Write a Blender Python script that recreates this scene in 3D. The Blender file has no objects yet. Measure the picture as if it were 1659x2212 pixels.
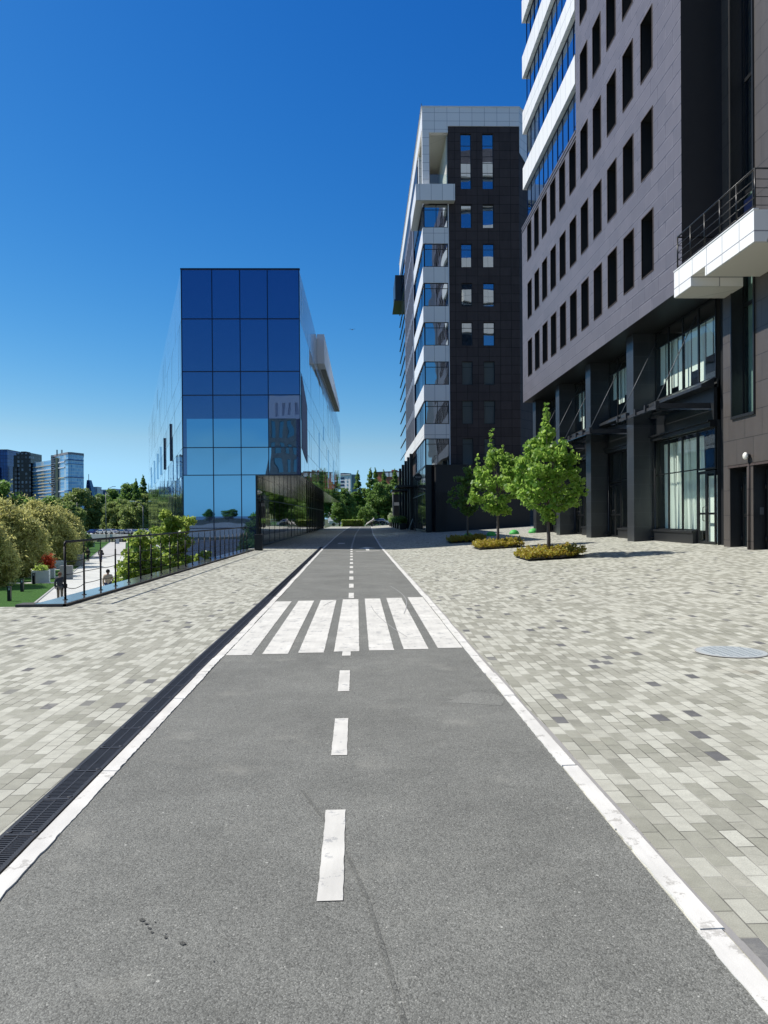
import bpy, math, random
import numpy as np
from mathutils import Vector, Matrix
R = math.radians
random.seed(7)
rng = np.random.default_rng(11)
scene = bpy.context.scene
COL = scene.collection

# ------------------------------------------------------------------ camera
EYE = 1.62
cam = bpy.data.cameras.new("camera")
camo = bpy.data.objects.new("camera", cam)
COL.objects.link(camo)
yaw, pit, rol = R(1.5), R(-0.4), R(0.45)
f = Vector((math.sin(yaw)*math.cos(pit), math.cos(yaw)*math.cos(pit), math.sin(pit)))
r = Vector((math.cos(yaw), -math.sin(yaw), 0))
u = r.cross(f)
r2 = math.cos(rol)*r - math.sin(rol)*u
u2 = math.sin(rol)*r + math.cos(rol)*u
M = Matrix.Identity(4)
for i in range(3):
    M[i][0], M[i][1], M[i][2] = r2[i], u2[i], -f[i]
M[2][3] = EYE
camo.matrix_world = M
cam.sensor_fit = 'HORIZONTAL'
cam.sensor_width = 36.0
cam.lens = 1680.0/1659.0*36.0
cam.shift_y = 23.6/1659.0
cam.clip_start = 0.05
cam.clip_end = 6000
scene.camera = camo

# ------------------------------------------------------------------ world + sun
SUN_EL = R(48)
sunv = Vector((-1.0, 0.37, 0)).normalized()*math.cos(SUN_EL) + Vector((0, 0, math.sin(SUN_EL)))
world = bpy.data.worlds.new("World")
scene.world = world
world.use_nodes = True
wn = world.node_tree
bg = wn.nodes['Background']
sky = wn.nodes.new('ShaderNodeTexSky')
sky.sky_type = 'NISHITA'
sky.sun_disc = False
sky.sun_elevation = SUN_EL
sky.sun_rotation = math.atan2(sunv.x, sunv.y)
sky.altitude = 300
sky.air_density = 1.0
sky.dust_density = 0.35
sky.ozone_density = 1.6
hs = wn.nodes.new('ShaderNodeHueSaturation')
hs.inputs['Saturation'].default_value = 1.28
hs.inputs['Value'].default_value = 1.0
wn.links.new(sky.outputs[0], hs.inputs['Color'])
sc_ = wn.nodes.new('ShaderNodeSeparateColor'); cb_ = wn.nodes.new('ShaderNodeCombineColor')
wn.links.new(hs.outputs[0], sc_.inputs[0])
for i_, (k_, p_) in enumerate(((.215, 1.65), (.80, 1.12), (1.04, .70))):      # deeper, cleaner blue of a dry spring sky
    a_ = wn.nodes.new('ShaderNodeMath'); a_.operation = 'MULTIPLY'; a_.inputs[1].default_value = .1275
    b0_ = wn.nodes.new('ShaderNodeMath'); b0_.operation = 'POWER'; b0_.inputs[1].default_value = p_
    c_ = wn.nodes.new('ShaderNodeMath'); c_.operation = 'MULTIPLY'; c_.inputs[1].default_value = {0: .328/.509**1.65, 1: .56/.737**1.12, 2: .565/.565**.7}[i_]/.1275
    wn.links.new(sc_.outputs[i_], a_.inputs[0]); wn.links.new(a_.outputs[0], b0_.inputs[0]); wn.links.new(b0_.outputs[0], c_.inputs[0]); wn.links.new(c_.outputs[0], cb_.inputs[i_])
rg_, gg_, bb_ = [cb_.inputs[i_].links[0].from_socket for i_ in range(3)]
def wm_(op, a_, b_):
    n_ = wn.nodes.new('ShaderNodeMath'); n_.operation = op; wn.links.new(a_, n_.inputs[0])
    if isinstance(b_, float): n_.inputs[1].default_value = b_
    else: wn.links.new(b_, n_.inputs[1])
    return n_.outputs[0]
wn.links.new(wm_('MINIMUM', rg_, wm_('MULTIPLY', gg_, .54)), cb_.inputs[0])
wn.links.new(wm_('MAXIMUM', bb_, wm_('MULTIPLY', gg_, 1.38)), cb_.inputs[2])
tc_ = wn.nodes.new('ShaderNodeTexCoord'); sz_ = wn.nodes.new('ShaderNodeSeparateXYZ'); wn.links.new(tc_.outputs['Generated'], sz_.inputs[0])
mr_ = wn.nodes.new('ShaderNodeMapRange'); mr_.inputs[1].default_value = .60; mr_.inputs[2].default_value = .85; mr_.inputs[3].default_value = 0; mr_.inputs[4].default_value = .65
wn.links.new(sz_.outputs[2], mr_.inputs[0])
mz_ = wn.nodes.new('ShaderNodeMix'); mz_.data_type = 'RGBA'; wn.links.new(mr_.outputs[0], mz_.inputs[0]); wn.links.new(cb_.outputs[0], mz_.inputs[6]); mz_.inputs[7].default_value = (1.15, 1.25, 1.5, 1)   # grey blended into the unseen upper sky, for less blue ambient light
wn.links.new(mz_.outputs[2], bg.inputs[0])
bg.inputs[1].default_value = 0.10
sl = bpy.data.lights.new("sun", 'SUN')
sl.energy = 4.6
sl.angle = R(0.53)
sl.color = (1.0, 0.955, 0.89)
so = bpy.data.objects.new("sun", sl)
so.rotation_euler = sunv.to_track_quat('Z', 'Y').to_euler()
so.location = (-40, 20, 60)
COL.objects.link(so)
vs = scene.view_settings
vs.view_transform = 'Standard'
vs.look = 'None'
vs.exposure = 0.35
vs.gamma = 1.0

# ------------------------------------------------------------------ helpers
def gz(x, y):
    t = min(max((y-6)/22.0, 0), 1)
    t = t*t*(3-2*t)
    return max(x-1.6, 0)*0.87*(0.012+0.055*t)
def low(y):
    return -3.0-0.012*max(y-43, 0)
def hx(px, Y): return (px-785.4)*Y/1680.0
def hz(px, py, Y): return EYE+(1118.2-0.0079*(px-785.4)-py)*Y/1680.0

class MB:
    def __init__(s): s.v = []; s.f = []; s.m = []; s.sm = []
    def add(s, vs_, fs, mi=0, smooth=False):
        b = len(s.v)
        s.v += [tuple(p) for p in vs_]
        for q in fs:
            s.f.append(tuple(b+i for i in q)); s.m.append(mi); s.sm.append(smooth)
        return s
    def box(s, x0, x1, y0, y1, z0, z1, mi=0):
        return s.add([(x0,y0,z0),(x1,y0,z0),(x1,y1,z0),(x0,y1,z0),(x0,y0,z1),(x1,y0,z1),(x1,y1,z1),(x0,y1,z1)],
                     [(0,3,2,1),(4,5,6,7),(0,1,5,4),(1,2,6,5),(2,3,7,6),(3,0,4,7)], mi)
    def obox(s, c, ax, ay, az, mi=0):
        c = Vector(c); ax = Vector(ax); ay = Vector(ay); az = Vector(az)
        P = [c+i*ax+j*ay+k*az for k in (-1,1) for i, j in ((-1,-1),(1,-1),(1,1),(-1,1))]
        return s.add(P, [(0,3,2,1),(4,5,6,7),(0,1,5,4),(1,2,6,5),(2,3,7,6),(3,0,4,7)], mi)
    def bar(s, a, b, w, h=None, mi=0):
        a = Vector(a); b = Vector(b); h = h or w
        d = (b-a); L = d.length; d.normalize()
        up = Vector((0,0,1)) if abs(d.z) < .95 else Vector((0,1,0))
        x = d.cross(up).normalized(); z = x.cross(d).normalized()
        return s.obox((a+b)/2, x*w/2, d*L/2, z*h/2, mi)
    def prism(s, poly, z0, z1, mi=0):
        n = len(poly)
        P = [(p[0], p[1], z0) for p in poly]+[(p[0], p[1], z1) for p in poly]
        F = [tuple(range(n-1,-1,-1)), tuple(range(n, 2*n))]+[(i, (i+1)%n, n+(i+1)%n, n+i) for i in range(n)]
        return s.add(P, F, mi)
    def tube(s, pts, rad, n=8, mi=0, cap=True):
        pts = [Vector(p) for p in pts]
        if not isinstance(rad, (list, tuple)): rad = [rad]*len(pts)
        b = len(s.v); prev = None
        for i, p in enumerate(pts):
            d = (pts[min(i+1, len(pts)-1)]-pts[max(i-1, 0)]).normalized()
            ref = prev if prev is not None else (Vector((1,0,0)) if abs(d.x) < .9 else Vector((0,1,0)))
            x = (ref-d*ref.dot(d)).normalized(); y = d.cross(x); prev = x
            for k in range(n):
                a = 2*math.pi*k/n
                s.v.append(tuple(p+rad[i]*(math.cos(a)*x+math.sin(a)*y)))
        for i in range(len(pts)-1):
            for k in range(n):
                s.f.append((b+i*n+k, b+i*n+(k+1)%n, b+(i+1)*n+(k+1)%n, b+(i+1)*n+k)); s.m.append(mi); s.sm.append(True)
        if cap:
            s.f.append(tuple(b+k for k in range(n-1,-1,-1))); s.m.append(mi); s.sm.append(False)
            e = b+(len(pts)-1)*n
            s.f.append(tuple(e+k for k in range(n))); s.m.append(mi); s.sm.append(False)
        return s
    def lathe(s, c, prof, n=16, mi=0, axis='z'):
        b = len(s.v)
        for (rr, h) in prof:
            for k in range(n):
                a = 2*math.pi*k/n
                p = (rr*math.cos(a), rr*math.sin(a), h)
                if axis == 'y': p = (p[0], p[2], p[1])
                if axis == 'x': p = (p[2], p[0], p[1])
                s.v.append((c[0]+p[0], c[1]+p[1], c[2]+p[2]))
        for i in range(len(prof)-1):
            for k in range(n):
                s.f.append((b+i*n+k, b+i*n+(k+1)%n, b+(i+1)*n+(k+1)%n, b+(i+1)*n+k)); s.m.append(mi); s.sm.append(True)
        s.f.append(tuple(b+k for k in range(n-1,-1,-1))); s.m.append(mi); s.sm.append(False)
        e = b+(len(prof)-1)*n
        s.f.append(tuple(e+k for k in range(n))); s.m.append(mi); s.sm.append(False)
        return s
    def facade(s, o, uu, nn, U, V, holes, depth, mi=0, mi_rev=None):
        """wall in the plane o + a*uu + z, with rectangular openings (a0,a1,z0,z1) whose reveals go `depth` along nn"""
        o = Vector(o); uu = Vector(uu); nn = Vector(nn)
        us = sorted(set([U[0], U[1]]+[h[0] for h in holes]+[h[1] for h in holes]))
        zs = sorted(set([V[0], V[1]]+[h[2] for h in holes]+[h[3] for h in holes]))
        def P(a, z, d=0.0):
            q = o+uu*a+nn*d; return (q.x, q.y, z)
        for i in range(len(us)-1):
            for j in range(len(zs)-1):
                ca, cz = (us[i]+us[i+1])/2, (zs[j]+zs[j+1])/2
                if any(h[0] < ca < h[1] and h[2] < cz < h[3] for h in holes): continue
                s.add([P(us[i], zs[j]), P(us[i+1], zs[j]), P(us[i+1], zs[j+1]), P(us[i], zs[j+1])], [(0,1,2,3)], mi)
        mr = mi if mi_rev is None else mi_rev
        for (a0, a1, z0, z1) in holes:
            C = [(a0,z0),(a1,z0),(a1,z1),(a0,z1)]
            for k in range(4):
                p, q = C[k], C[(k+1)%4]
                s.add([P(*p), P(*q), P(q[0], q[1], depth), P(p[0], p[1], depth)], [(0,1,2,3)], mr)
        return s
    def obj(s, name, mats, parent=None, loc=None):
        if not isinstance(mats, (list, tuple)): mats = [mats]
        me = bpy.data.meshes.new(name)
        off = Vector(loc) if loc else (parent_world(parent) if parent else Vector((0,0,0)))
        vv = np.array(s.v, dtype=np.float64)-np.array(off)
        me.from_pydata(vv.tolist(), [], s.f)
        for m in mats: me.materials.append(m)
        me.polygons.foreach_set('material_index', s.m)
        me.polygons.foreach_set('use_smooth', s.sm)
        me.update()
        ob = bpy.data.objects.new(name, me)
        COL.objects.link(ob)
        if parent:
            ob.parent = parent
            ob.location = off-parent_world(parent)
        else:
            ob.location = off
        return ob

def parent_world(p):
    v = Vector(p.location)
    while p.parent:
        p = p.parent; v = v+Vector(p.location)
    return v
def tag(o, label=None, cat=None, group=None, kind=None):
    if label: o['label'] = label
    if cat: o['category'] = cat
    if group: o['group'] = group
    if kind: o['kind'] = kind
    return o
def thing(name, loc, label, cat, group=None):
    o = bpy.data.objects.new(name, None)
    o.empty_display_size = .2
    o.location = loc
    COL.objects.link(o)
    return tag(o, label, cat, group)
def copy_tree(o, parent=None):
    c = o.copy(); COL.objects.link(c)
    if parent: c.parent = parent
    for ch in [x for x in bpy.data.objects if x.parent == o]: copy_tree(ch, c)
    return c

# ------------------------------------------------------------------ materials
def newmat(name):
    m = bpy.data.materials.new(name); m.use_nodes = True
    nt = m.node_tree; b = nt.nodes['Principled BSDF']
    return m, nt, b
def N(nt, t, **kw):
    n = nt.nodes.new(t)
    for k, v in kw.items():
        if k in n.inputs: n.inputs[k].default_value = v
        else: setattr(n, k, v)
    return n
def pos(nt): return nt.nodes.new('ShaderNodeNewGeometry').outputs['Position']
def math_(nt, op, a, b=None, c=None):
    n = nt.nodes.new('ShaderNodeMath'); n.operation = op
    for i, x in enumerate((a, b, c)):
        if x is None: continue
        if isinstance(x, (int, float)): n.inputs[i].default_value = x
        else: nt.links.new(x, n.inputs[i])
    return n.outputs[0]
def mixc(nt, fac, a, b, mode='MIX'):
    n = nt.nodes.new('ShaderNodeMix'); n.data_type = 'RGBA'; n.blend_type = mode
    for i, x in ((0, fac), (6, a), (7, b)):
        if isinstance(x, (int, float)): n.inputs[i].default_value = x
        elif isinstance(x, tuple): n.inputs[i].default_value = (*x[:3], 1)
        else: nt.links.new(x, n.inputs[i])
    return n.outputs[2]
def ramp(nt, src, stops, interp='LINEAR'):
    n = nt.nodes.new('ShaderNodeValToRGB'); n.color_ramp.interpolation = interp
    e = n.color_ramp.elements
    while len(e) < len(stops): e.new(0.5)
    for i, (p, c) in enumerate(stops):
        e[i].position = p; e[i].color = (*c, 1) if isinstance(c, tuple) else (c, c, c, 1)
    nt.links.new(src, n.inputs[0])
    return n.outputs[0]
def noise(nt, vec, scale, detail=3, rough=.5, dist=0):
    n = nt.nodes.new('ShaderNodeTexNoise'); n.inputs['Scale'].default_value = scale
    n.inputs['Detail'].default_value = detail; n.inputs['Roughness'].default_value = rough
    n.inputs['Distortion'].default_value = dist
    if vec is not None: nt.links.new(vec, n.inputs['Vector'])
    return n.outputs[0]
def mapv(nt, vec, scale=(1,1,1), loc=(0,0,0), rot=(0,0,0)):
    n = nt.nodes.new('ShaderNodeMapping'); nt.links.new(vec, n.inputs[0])
    n.inputs['Scale'].default_value = scale; n.inputs['Location'].default_value = loc; n.inputs['Rotation'].default_value = rot
    return n.outputs[0]
def bump(nt, b, h, strength=.3, dist=.01):
    n = nt.nodes.new('ShaderNodeBump'); n.inputs['Strength'].default_value = strength; n.inputs['Distance'].default_value = dist
    nt.links.new(h, n.inputs['Height']); nt.links.new(n.outputs[0], b.inputs['Normal'])
def simple(name, col, rough=.6, metal=0.0, var=.15, scale=3.0, spec=.5, bumps=0.0):
    m, nt, b = newmat(name)
    b.inputs['Roughness'].default_value = rough; b.inputs['Metallic'].default_value = metal
    b.inputs['Specular IOR Level'].default_value = spec
    p = pos(nt); nz = noise(nt, p, scale, 4)
    lo = tuple(c*(1-var) for c in col); hi = tuple(min(1, c*(1+var)) for c in col)
    c = mixc(nt, nz, lo, hi); nt.links.new(c, b.inputs['Base Color'])
    if bumps: bump(nt, b, noise(nt, p, scale*12, 3), bumps, .01)
    return m
def cladding(name, col, bw, rh, joint, jcol, rough=.45, var=.1, off=.0, freq=2, streak=0.0, spec=.5, wav=.0, halo=0.0):
    m, nt, b = newmat(name)
    p = pos(nt)
    sx = nt.nodes.new('ShaderNodeSeparateXYZ'); nt.links.new(p, sx.inputs[0])
    cx = nt.nodes.new('ShaderNodeCombineXYZ')
    nt.links.new(math_(nt, 'ADD', sx.outputs[0], sx.outputs[1]), cx.inputs[0]); nt.links.new(sx.outputs[2], cx.inputs[1])
    br = nt.nodes.new('ShaderNodeTexBrick'); nt.links.new(cx.outputs[0], br.inputs['Vector'])
    br.offset = off; br.offset_frequency = freq
    br.inputs['Scale'].default_value = 1; br.inputs['Brick Width'].default_value = bw; br.inputs['Row Height'].default_value = rh
    br.inputs['Mortar Size'].default_value = joint; br.inputs['Mortar Smooth'].default_value = .2
    br.inputs['Color1'].default_value = (*[c*(1-var) for c in col], 1); br.inputs['Color2'].default_value = (*[c*(1+var) for c in col], 1)
    br.inputs['Mortar'].default_value = (*jcol, 1)
    c = br.outputs['Color']
    if streak:
        st = noise(nt, mapv(nt, cx.outputs[0], (2.2, .45, 1)), 1.5, 5, .6)
        c = mixc(nt, ramp(nt, st, [(.42, 0), (.75, streak)]), c, tuple(min(1, x*2.1+.02) for x in col))
        ed = noise(nt, mapv(nt, cx.outputs[0], (5, 9, 1)), 1.3, 4, .7)
        c = mixc(nt, math_(nt, 'MULTIPLY', ramp(nt, ed, [(.55, 0), (.75, 1)]), streak*.6), c, tuple(min(1, x*2.6+.03) for x in col))
    if halo:
        b2 = nt.nodes.new('ShaderNodeTexBrick'); nt.links.new(cx.outputs[0], b2.inputs['Vector']); b2.offset = off; b2.offset_frequency = freq
        b2.inputs['Scale'].default_value = 1; b2.inputs['Brick Width'].default_value = bw; b2.inputs['Row Height'].default_value = rh
        b2.inputs['Mortar Size'].default_value = .085; b2.inputs['Mortar Smooth'].default_value = 1
        hn = noise(nt, cx.outputs[0], 2.3, 4, .6)
        hf = math_(nt, 'MULTIPLY', b2.outputs['Fac'], math_(nt, 'MULTIPLY', math_(nt, 'SUBTRACT', 1.0, br.outputs['Fac']), ramp(nt, hn, [(.38, .15*halo), (.68, halo)])))
        c = mixc(nt, hf, c, tuple(min(1, x*2.6+.05) for x in col))
    nt.links.new(c, b.inputs['Base Color'])
    b.inputs['Roughness'].default_value = rough; b.inputs['Specular IOR Level'].default_value = spec
    hgt = math_(nt, 'MULTIPLY', br.outputs['Fac'], -1.0)
    if wav: hgt = math_(nt, 'ADD', hgt, math_(nt, 'MULTIPLY', noise(nt, cx.outputs[0], 1.1, 1), wav))
    bump(nt, b, hgt, .35, .012)
    return m
def mirror(name, col, rough=.02, wav=.2, dist=.02, sc=.45, frit=False, body=(.01, .02, .05), mixf=.85):
    m, nt, b = newmat(name)
    b.inputs['Base Color'].default_value = (*col, 1); b.inputs['Metallic'].default_value = 1; b.inputs['Roughness'].default_value = rough
    p = pos(nt)
    bump(nt, b, noise(nt, p, sc, 2), wav, dist)
    nrm = b.inputs['Normal'].links[0].from_socket
    d = N(nt, 'ShaderNodeBsdfPrincipled'); d.inputs['Base Color'].default_value = (*body, 1); d.inputs['Roughness'].default_value = .06
    nt.links.new(nrm, d.inputs['Normal'])
    mx = nt.nodes.new('ShaderNodeMixShader')
    out = nt.nodes['Material Output']
    if frit:
        hole = math_(nt, 'ADD', .46, math_(nt, 'MULTIPLY', noise(nt, p, 14, 2), .10))
        fr = N(nt, 'ShaderNodeBsdfPrincipled'); fr.inputs['Roughness'].default_value = .12
        fr.inputs['Base Color'].default_value = (.02, .032, .13, 1)
        mx0 = nt.nodes.new('ShaderNodeMixShader'); nt.links.new(hole, mx0.inputs[0])
        nt.links.new(fr.outputs[0], mx0.inputs[1]); nt.links.new(b.outputs[0], mx0.inputs[2])
        mx.inputs[0].default_value = mixf
        nt.links.new(d.outputs[0], mx.inputs[1]); nt.links.new(mx0.outputs[0], mx.inputs[2])
    else:
        mx.inputs[0].default_value = mixf
        nt.links.new(d.outputs[0], mx.inputs[1]); nt.links.new(b.outputs[0], mx.inputs[2])
    nt.links.new(mx.outputs[0], out.inputs[0])
    return m
def clear_glass(name, tint=(.75, .85, .82), f0=.12):
    m, nt, b = newmat(name)
    out = nt.nodes['Material Output']
    t = N(nt, 'ShaderNodeBsdfTransparent'); t.inputs[0].default_value = (*tint, 1)
    g = N(nt, 'ShaderNodeBsdfGlossy'); g.inputs['Roughness'].default_value = .01; g.inputs['Color'].default_value = (.9, .95, 1, 1)
    bp = nt.nodes.new('ShaderNodeBump'); bp.inputs['Strength'].default_value = .2; bp.inputs['Distance'].default_value = .01
    nt.links.new(noise(nt, pos(nt), .8, 1), bp.inputs['Height']); nt.links.new(bp.outputs[0], g.inputs['Normal'])
    ge = nt.nodes.new('ShaderNodeNewGeometry'); vd = nt.nodes.new('ShaderNodeVectorMath'); vd.operation = 'DOT_PRODUCT'
    nt.links.new(ge.outputs['Incoming'], vd.inputs[0]); nt.links.new(ge.outputs['Normal'], vd.inputs[1])
    fac = math_(nt, 'ADD', math_(nt, 'MULTIPLY', math_(nt, 'POWER', math_(nt, 'SUBTRACT', 1.0, math_(nt, 'ABSOLUTE', vd.outputs['Value'])), 4.5), 1-f0), f0)
    fac = math_(nt, 'MINIMUM', fac, 1.0)
    mx = nt.nodes.new('ShaderNodeMixShader')
    nt.links.new(fac, mx.inputs[0]); nt.links.new(t.outputs[0], mx.inputs[1]); nt.links.new(g.outputs[0], mx.inputs[2])
    nt.links.new(mx.outputs[0], out.inputs[0])
    return m
def leafmat(name, c1, c2, c3, trans=.35, rough=.45, nsc=.6):
    m, nt, b = newmat(name)
    out = nt.nodes['Material Output']
    geo = nt.nodes.new('ShaderNodeNewGeometry')
    c = ramp(nt, geo.outputs['Random Per Island'], [(0, c1), (.5, c2), (1, c3)])
    nz = noise(nt, geo.outputs['Position'], nsc, 3)
    c = mixc(nt, ramp(nt, nz, [(.35, 0), (.65, .6)]), c, tuple((a+b2)/2*.72 for a, b2 in zip(c1, c2)))
    nt.links.new(c, b.inputs['Base Color']); b.inputs['Roughness'].default_value = rough; b.inputs['Specular IOR Level'].default_value = .35
    tr = N(nt, 'ShaderNodeBsdfTranslucent')
    nt.links.new(mixc(nt, .5, c, tuple(min(1, x*1.6) for x in c3)), tr.inputs[0])
    mx = nt.nodes.new('ShaderNodeMixShader'); mx.inputs[0].default_value = trans
    nt.links.new(b.outputs[0], mx.inputs[1]); nt.links.new(tr.outputs[0], mx.inputs[2]); nt.links.new(mx.outputs[0], out.inputs[0])
    return m

def paving_mat():
    m, nt, b = newmat('concrete_pavers')
    p = pos(nt)
    br = nt.nodes.new('ShaderNodeTexBrick')
    nt.links.new(mapv(nt, p, (1, 1, 1), (0.03, 0, 0), (0, 0, R(90))), br.inputs['Vector'])
    br.offset = .5; br.offset_frequency = 2
    br.inputs['Scale'].default_value = 1; br.inputs['Brick Width'].default_value = .2; br.inputs['Row Height'].default_value = .1
    br.inputs['Mortar Size'].default_value = .0036; br.inputs['Mortar Smooth'].default_value = .35
    br.inputs['Color1'].default_value = (0,0,0,1); br.inputs['Color2'].default_value = (1,1,1,1); br.inputs['Mortar'].default_value = (.5,.5,.5,1)
    c = ramp(nt, br.outputs['Color'], [(0, (.13,.13,.13)), (.018, (.18,.18,.175)), (.026, (.29,.287,.235)), (.12, (.33,.328,.265)), (.50, (.38,.375,.31)), (.56, (.462,.458,.383)), (1, (.545,.542,.46))])
    g1 = noise(nt, p, 160, 4, .7); g2 = noise(nt, p, 9, 4, .6); g3 = noise(nt, p, .35, 3)
    c = mixc(nt, 1, c, ramp(nt, g1, [(.3, .80), (.7, 1.12)]), 'MULTIPLY')
    c = mixc(nt, 1, c, ramp(nt, g2, [(.3, .87), (.7, 1.07)]), 'MULTIPLY')
    c = mixc(nt, 1, c, ramp(nt, g3, [(.3, .92), (.7, 1.04)]), 'MULTIPLY')
    blot = noise(nt, mapv(nt, p, (1, 1, 1), (4, 7, 0)), 1.3, 5, .65)
    c = mixc(nt, ramp(nt, blot, [(.62, 0), (.74, .4)]), c, (.27, .22, .15))
    sand = noise(nt, mapv(nt, p, (1, 1, 1), (2, 1, 0)), 3.1, 6, .7)
    c = mixc(nt, ramp(nt, sand, [(.58, 0), (.72, .3)]), c, (.60, .58, .48))
    jn = noise(nt, p, 2.2, 2)
    jc = mixc(nt, ramp(nt, jn, [(.4, 0), (.6, 1)]), (.13, .125, .105), (.40, .39, .33))
    c = mixc(nt, br.outputs['Fac'], c, jc)
    nt.links.new(c, b.inputs['Base Color']); b.inputs['Roughness'].default_value = .88; b.inputs['Specular IOR Level'].default_value = .25
    h = math_(nt, 'ADD', math_(nt, 'MULTIPLY', br.outputs['Fac'], -1.0), math_(nt, 'MULTIPLY', g1, .25))
    bw = nt.nodes.new('ShaderNodeRGBToBW'); nt.links.new(br.outputs['Color'], bw.inputs[0])
    h = math_(nt, 'ADD', h, math_(nt, 'MULTIPLY', bw.outputs[0], .4))
    bump(nt, b, h, .8, .005)
    return m
def asphalt_mat(name='asphalt', k=1.0):
    m, nt, b = newmat(name)
    p = pos(nt)
    v = nt.nodes.new('ShaderNodeTexVoronoi'); v.inputs['Scale'].default_value = 165; nt.links.new(p, v.inputs['Vector'])
    bw = nt.nodes.new('ShaderNodeRGBToBW'); nt.links.new(v.outputs['Color'], bw.inputs[0])
    v2 = nt.nodes.new('ShaderNodeTexVoronoi'); v2.inputs['Scale'].default_value = 26; nt.links.new(p, v2.inputs['Vector'])
    bw2 = nt.nodes.new('ShaderNodeRGBToBW'); nt.links.new(v2.outputs['Color'], bw2.inputs[0])
    c = ramp(nt, bw.outputs[0], [(0, (.09,.09,.086)), (.35, (.185,.186,.177)), (.65, (.242,.243,.232)), (.93, (.32,.32,.305)), (1, (.58,.57,.54))])
    c = mixc(nt, 1, c, ramp(nt, v.outputs['Distance'], [(0, 1.08), (.6, .74)]), 'MULTIPLY')
    chip = math_(nt, 'MULTIPLY', math_(nt, 'GREATER_THAN', bw2.outputs[0], .86), math_(nt, 'LESS_THAN', v2.outputs['Distance'], .17))
    c = mixc(nt, chip, c, (.40, .40, .38))
    g = noise(nt, p, .9, 5, .62); g2 = noise(nt, p, 5, 4, .6); g3 = noise(nt, mapv(nt, p, (1,1,1), (9,3,0)), 1.9, 4, .55)
    c = mixc(nt, 1, c, ramp(nt, g, [(.3, .84), (.7, 1.15)]), 'MULTIPLY')
    c = mixc(nt, 1, c, ramp(nt, g2, [(.3, .93), (.7, 1.06)]), 'MULTIPLY')
    c = mixc(nt, ramp(nt, g3, [(.60, 0), (.80, .35)]), c, (.38, .37, .34))
    g4 = noise(nt, mapv(nt, p, (.25, 2.0, 1), (1, 5, 0)), 1.1, 4, .6)
    c = mixc(nt, ramp(nt, g4, [(.63, 0), (.76, .2)]), c, (.36, .358, .34))
    c = mixc(nt, 1, c, (.985*k, .99*k, .93*k), 'MULTIPLY')
    nt.links.new(c, b.inputs['Base Color']); b.inputs['Roughness'].default_value = .85; b.inputs['Specular IOR Level'].default_value = .3
    h = math_(nt, 'ADD', math_(nt, 'MULTIPLY', v.outputs['Distance'], -1.0), math_(nt, 'MULTIPLY', g2, .3))
    bump(nt, b, h, .45, .004)
    return m
def paint_mat(name, wear=.58, under=(.2, .2, .19), col=(.69, .675, .615)):
    m, nt, b = newmat(name)
    p = pos(nt)
    w = noise(nt, p, 7, 7, .68); w2 = noise(nt, p, 60, 4, .7); w3 = noise(nt, p, 1.1, 3)
    s = math_(nt, 'ADD', math_(nt, 'MULTIPLY', w, .7), math_(nt, 'ADD', math_(nt, 'MULTIPLY', w2, .2), math_(nt, 'MULTIPLY', w3, .1)))
    c = mixc(nt, ramp(nt, s, [(wear, 0), (wear+.03, 1)]), col, under)
    c = mixc(nt, 1, c, ramp(nt, noise(nt, p, 2.5, 5), [(.3, .82), (.7, 1.04)]), 'MULTIPLY')
    c = mixc(nt, 1, c, ramp(nt, noise(nt, mapv(nt, p, (9, .8, 1)), 2, 4), [(.4, 1.0), (.72, .90)]), 'MULTIPLY')
    nt.links.new(c, b.inputs['Base Color']); b.inputs['Roughness'].default_value = .75; b.inputs['Specular IOR Level'].default_value = .3
    bump(nt, b, w2, .3, .003)
    return m
def grass_mat(name, a, c_):
    m, nt, b = newmat(name)
    p = pos(nt)
    c = mixc(nt, noise(nt, p, 1.2, 6, .7), a, c_)
    c = mixc(nt, 1, c, ramp(nt, noise(nt, p, 30, 3, .7), [(.3, .6), (.7, 1.3)]), 'MULTIPLY')
    nt.links.new(c, b.inputs['Base Color']); b.inputs['Roughness'].default_value = .9; b.inputs['Specular IOR Level'].default_value = .15
    bump(nt, b, noise(nt, p, 40, 3), .8, .05)
    return m

Mt = {}
Mt['pave'] = paving_mat()
Mt['asphalt'] = asphalt_mat()
Mt['paint'] = paint_mat('road_paint', .555, (.46, .46, .44))
Mt['kerb'] = paint_mat('painted_kerb', .55, (.50, .485, .44), (.72, .705, .65))
Mt['iron'] = simple('cast_iron', (.035, .035, .037), .55, .3, .3, 6, bumps=.2)
Mt['dirt'] = simple('drain_dirt', (.012, .011, .010), .95)
Mt['black'] = simple('black_paint_steel', (.012, .013, .014), .35, .2, .2, 3)
Mt['rub'] = simple('worn_black_paint', (.006, .006, .007), .55, spec=.25)
Mt['granite'] = simple('polished_granite', (.10, .105, .11), .10, 0, .25, 60)
Mt['granite_edge'] = simple('rough_granite_edge', (.05, .048, .046), .8, 0, .3, 40)
Mt['conc'] = simple('grey_concrete', (.33, .32, .30), .85, 0, .15, 3, bumps=.2)
Mt['conc_w'] = simple('pale_concrete', (.52, .53, .50), .8, 0, .12, 3, bumps=.15)
Mt['flag'] = cladding('promenade_slabs', (.47, .46, .42), 1.2, 1.0, .01, (.3, .29, .27), .85, .06)
Mt['plum'] = cladding('plum_grey_cassette_panels', (.120, .106, .112), 1.35, .56, .026, (.035, .03, .034), .42, .10, .5, 2, .10, .5, .3, halo=.75)
Mt['brown'] = cladding('brown_grey_cassette_panels', (.071, .061, .054), 1.05, .80, .012, (.02, .018, .016), .42, .06, .5, 2, .12, .5, .3)
Mt['umber'] = cladding('dark_umber_panels', (.056, .043, .040), 1.0, .80, .024, (.018, .014, .012), .7, .14, .0, 2, .14, .25)
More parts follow.
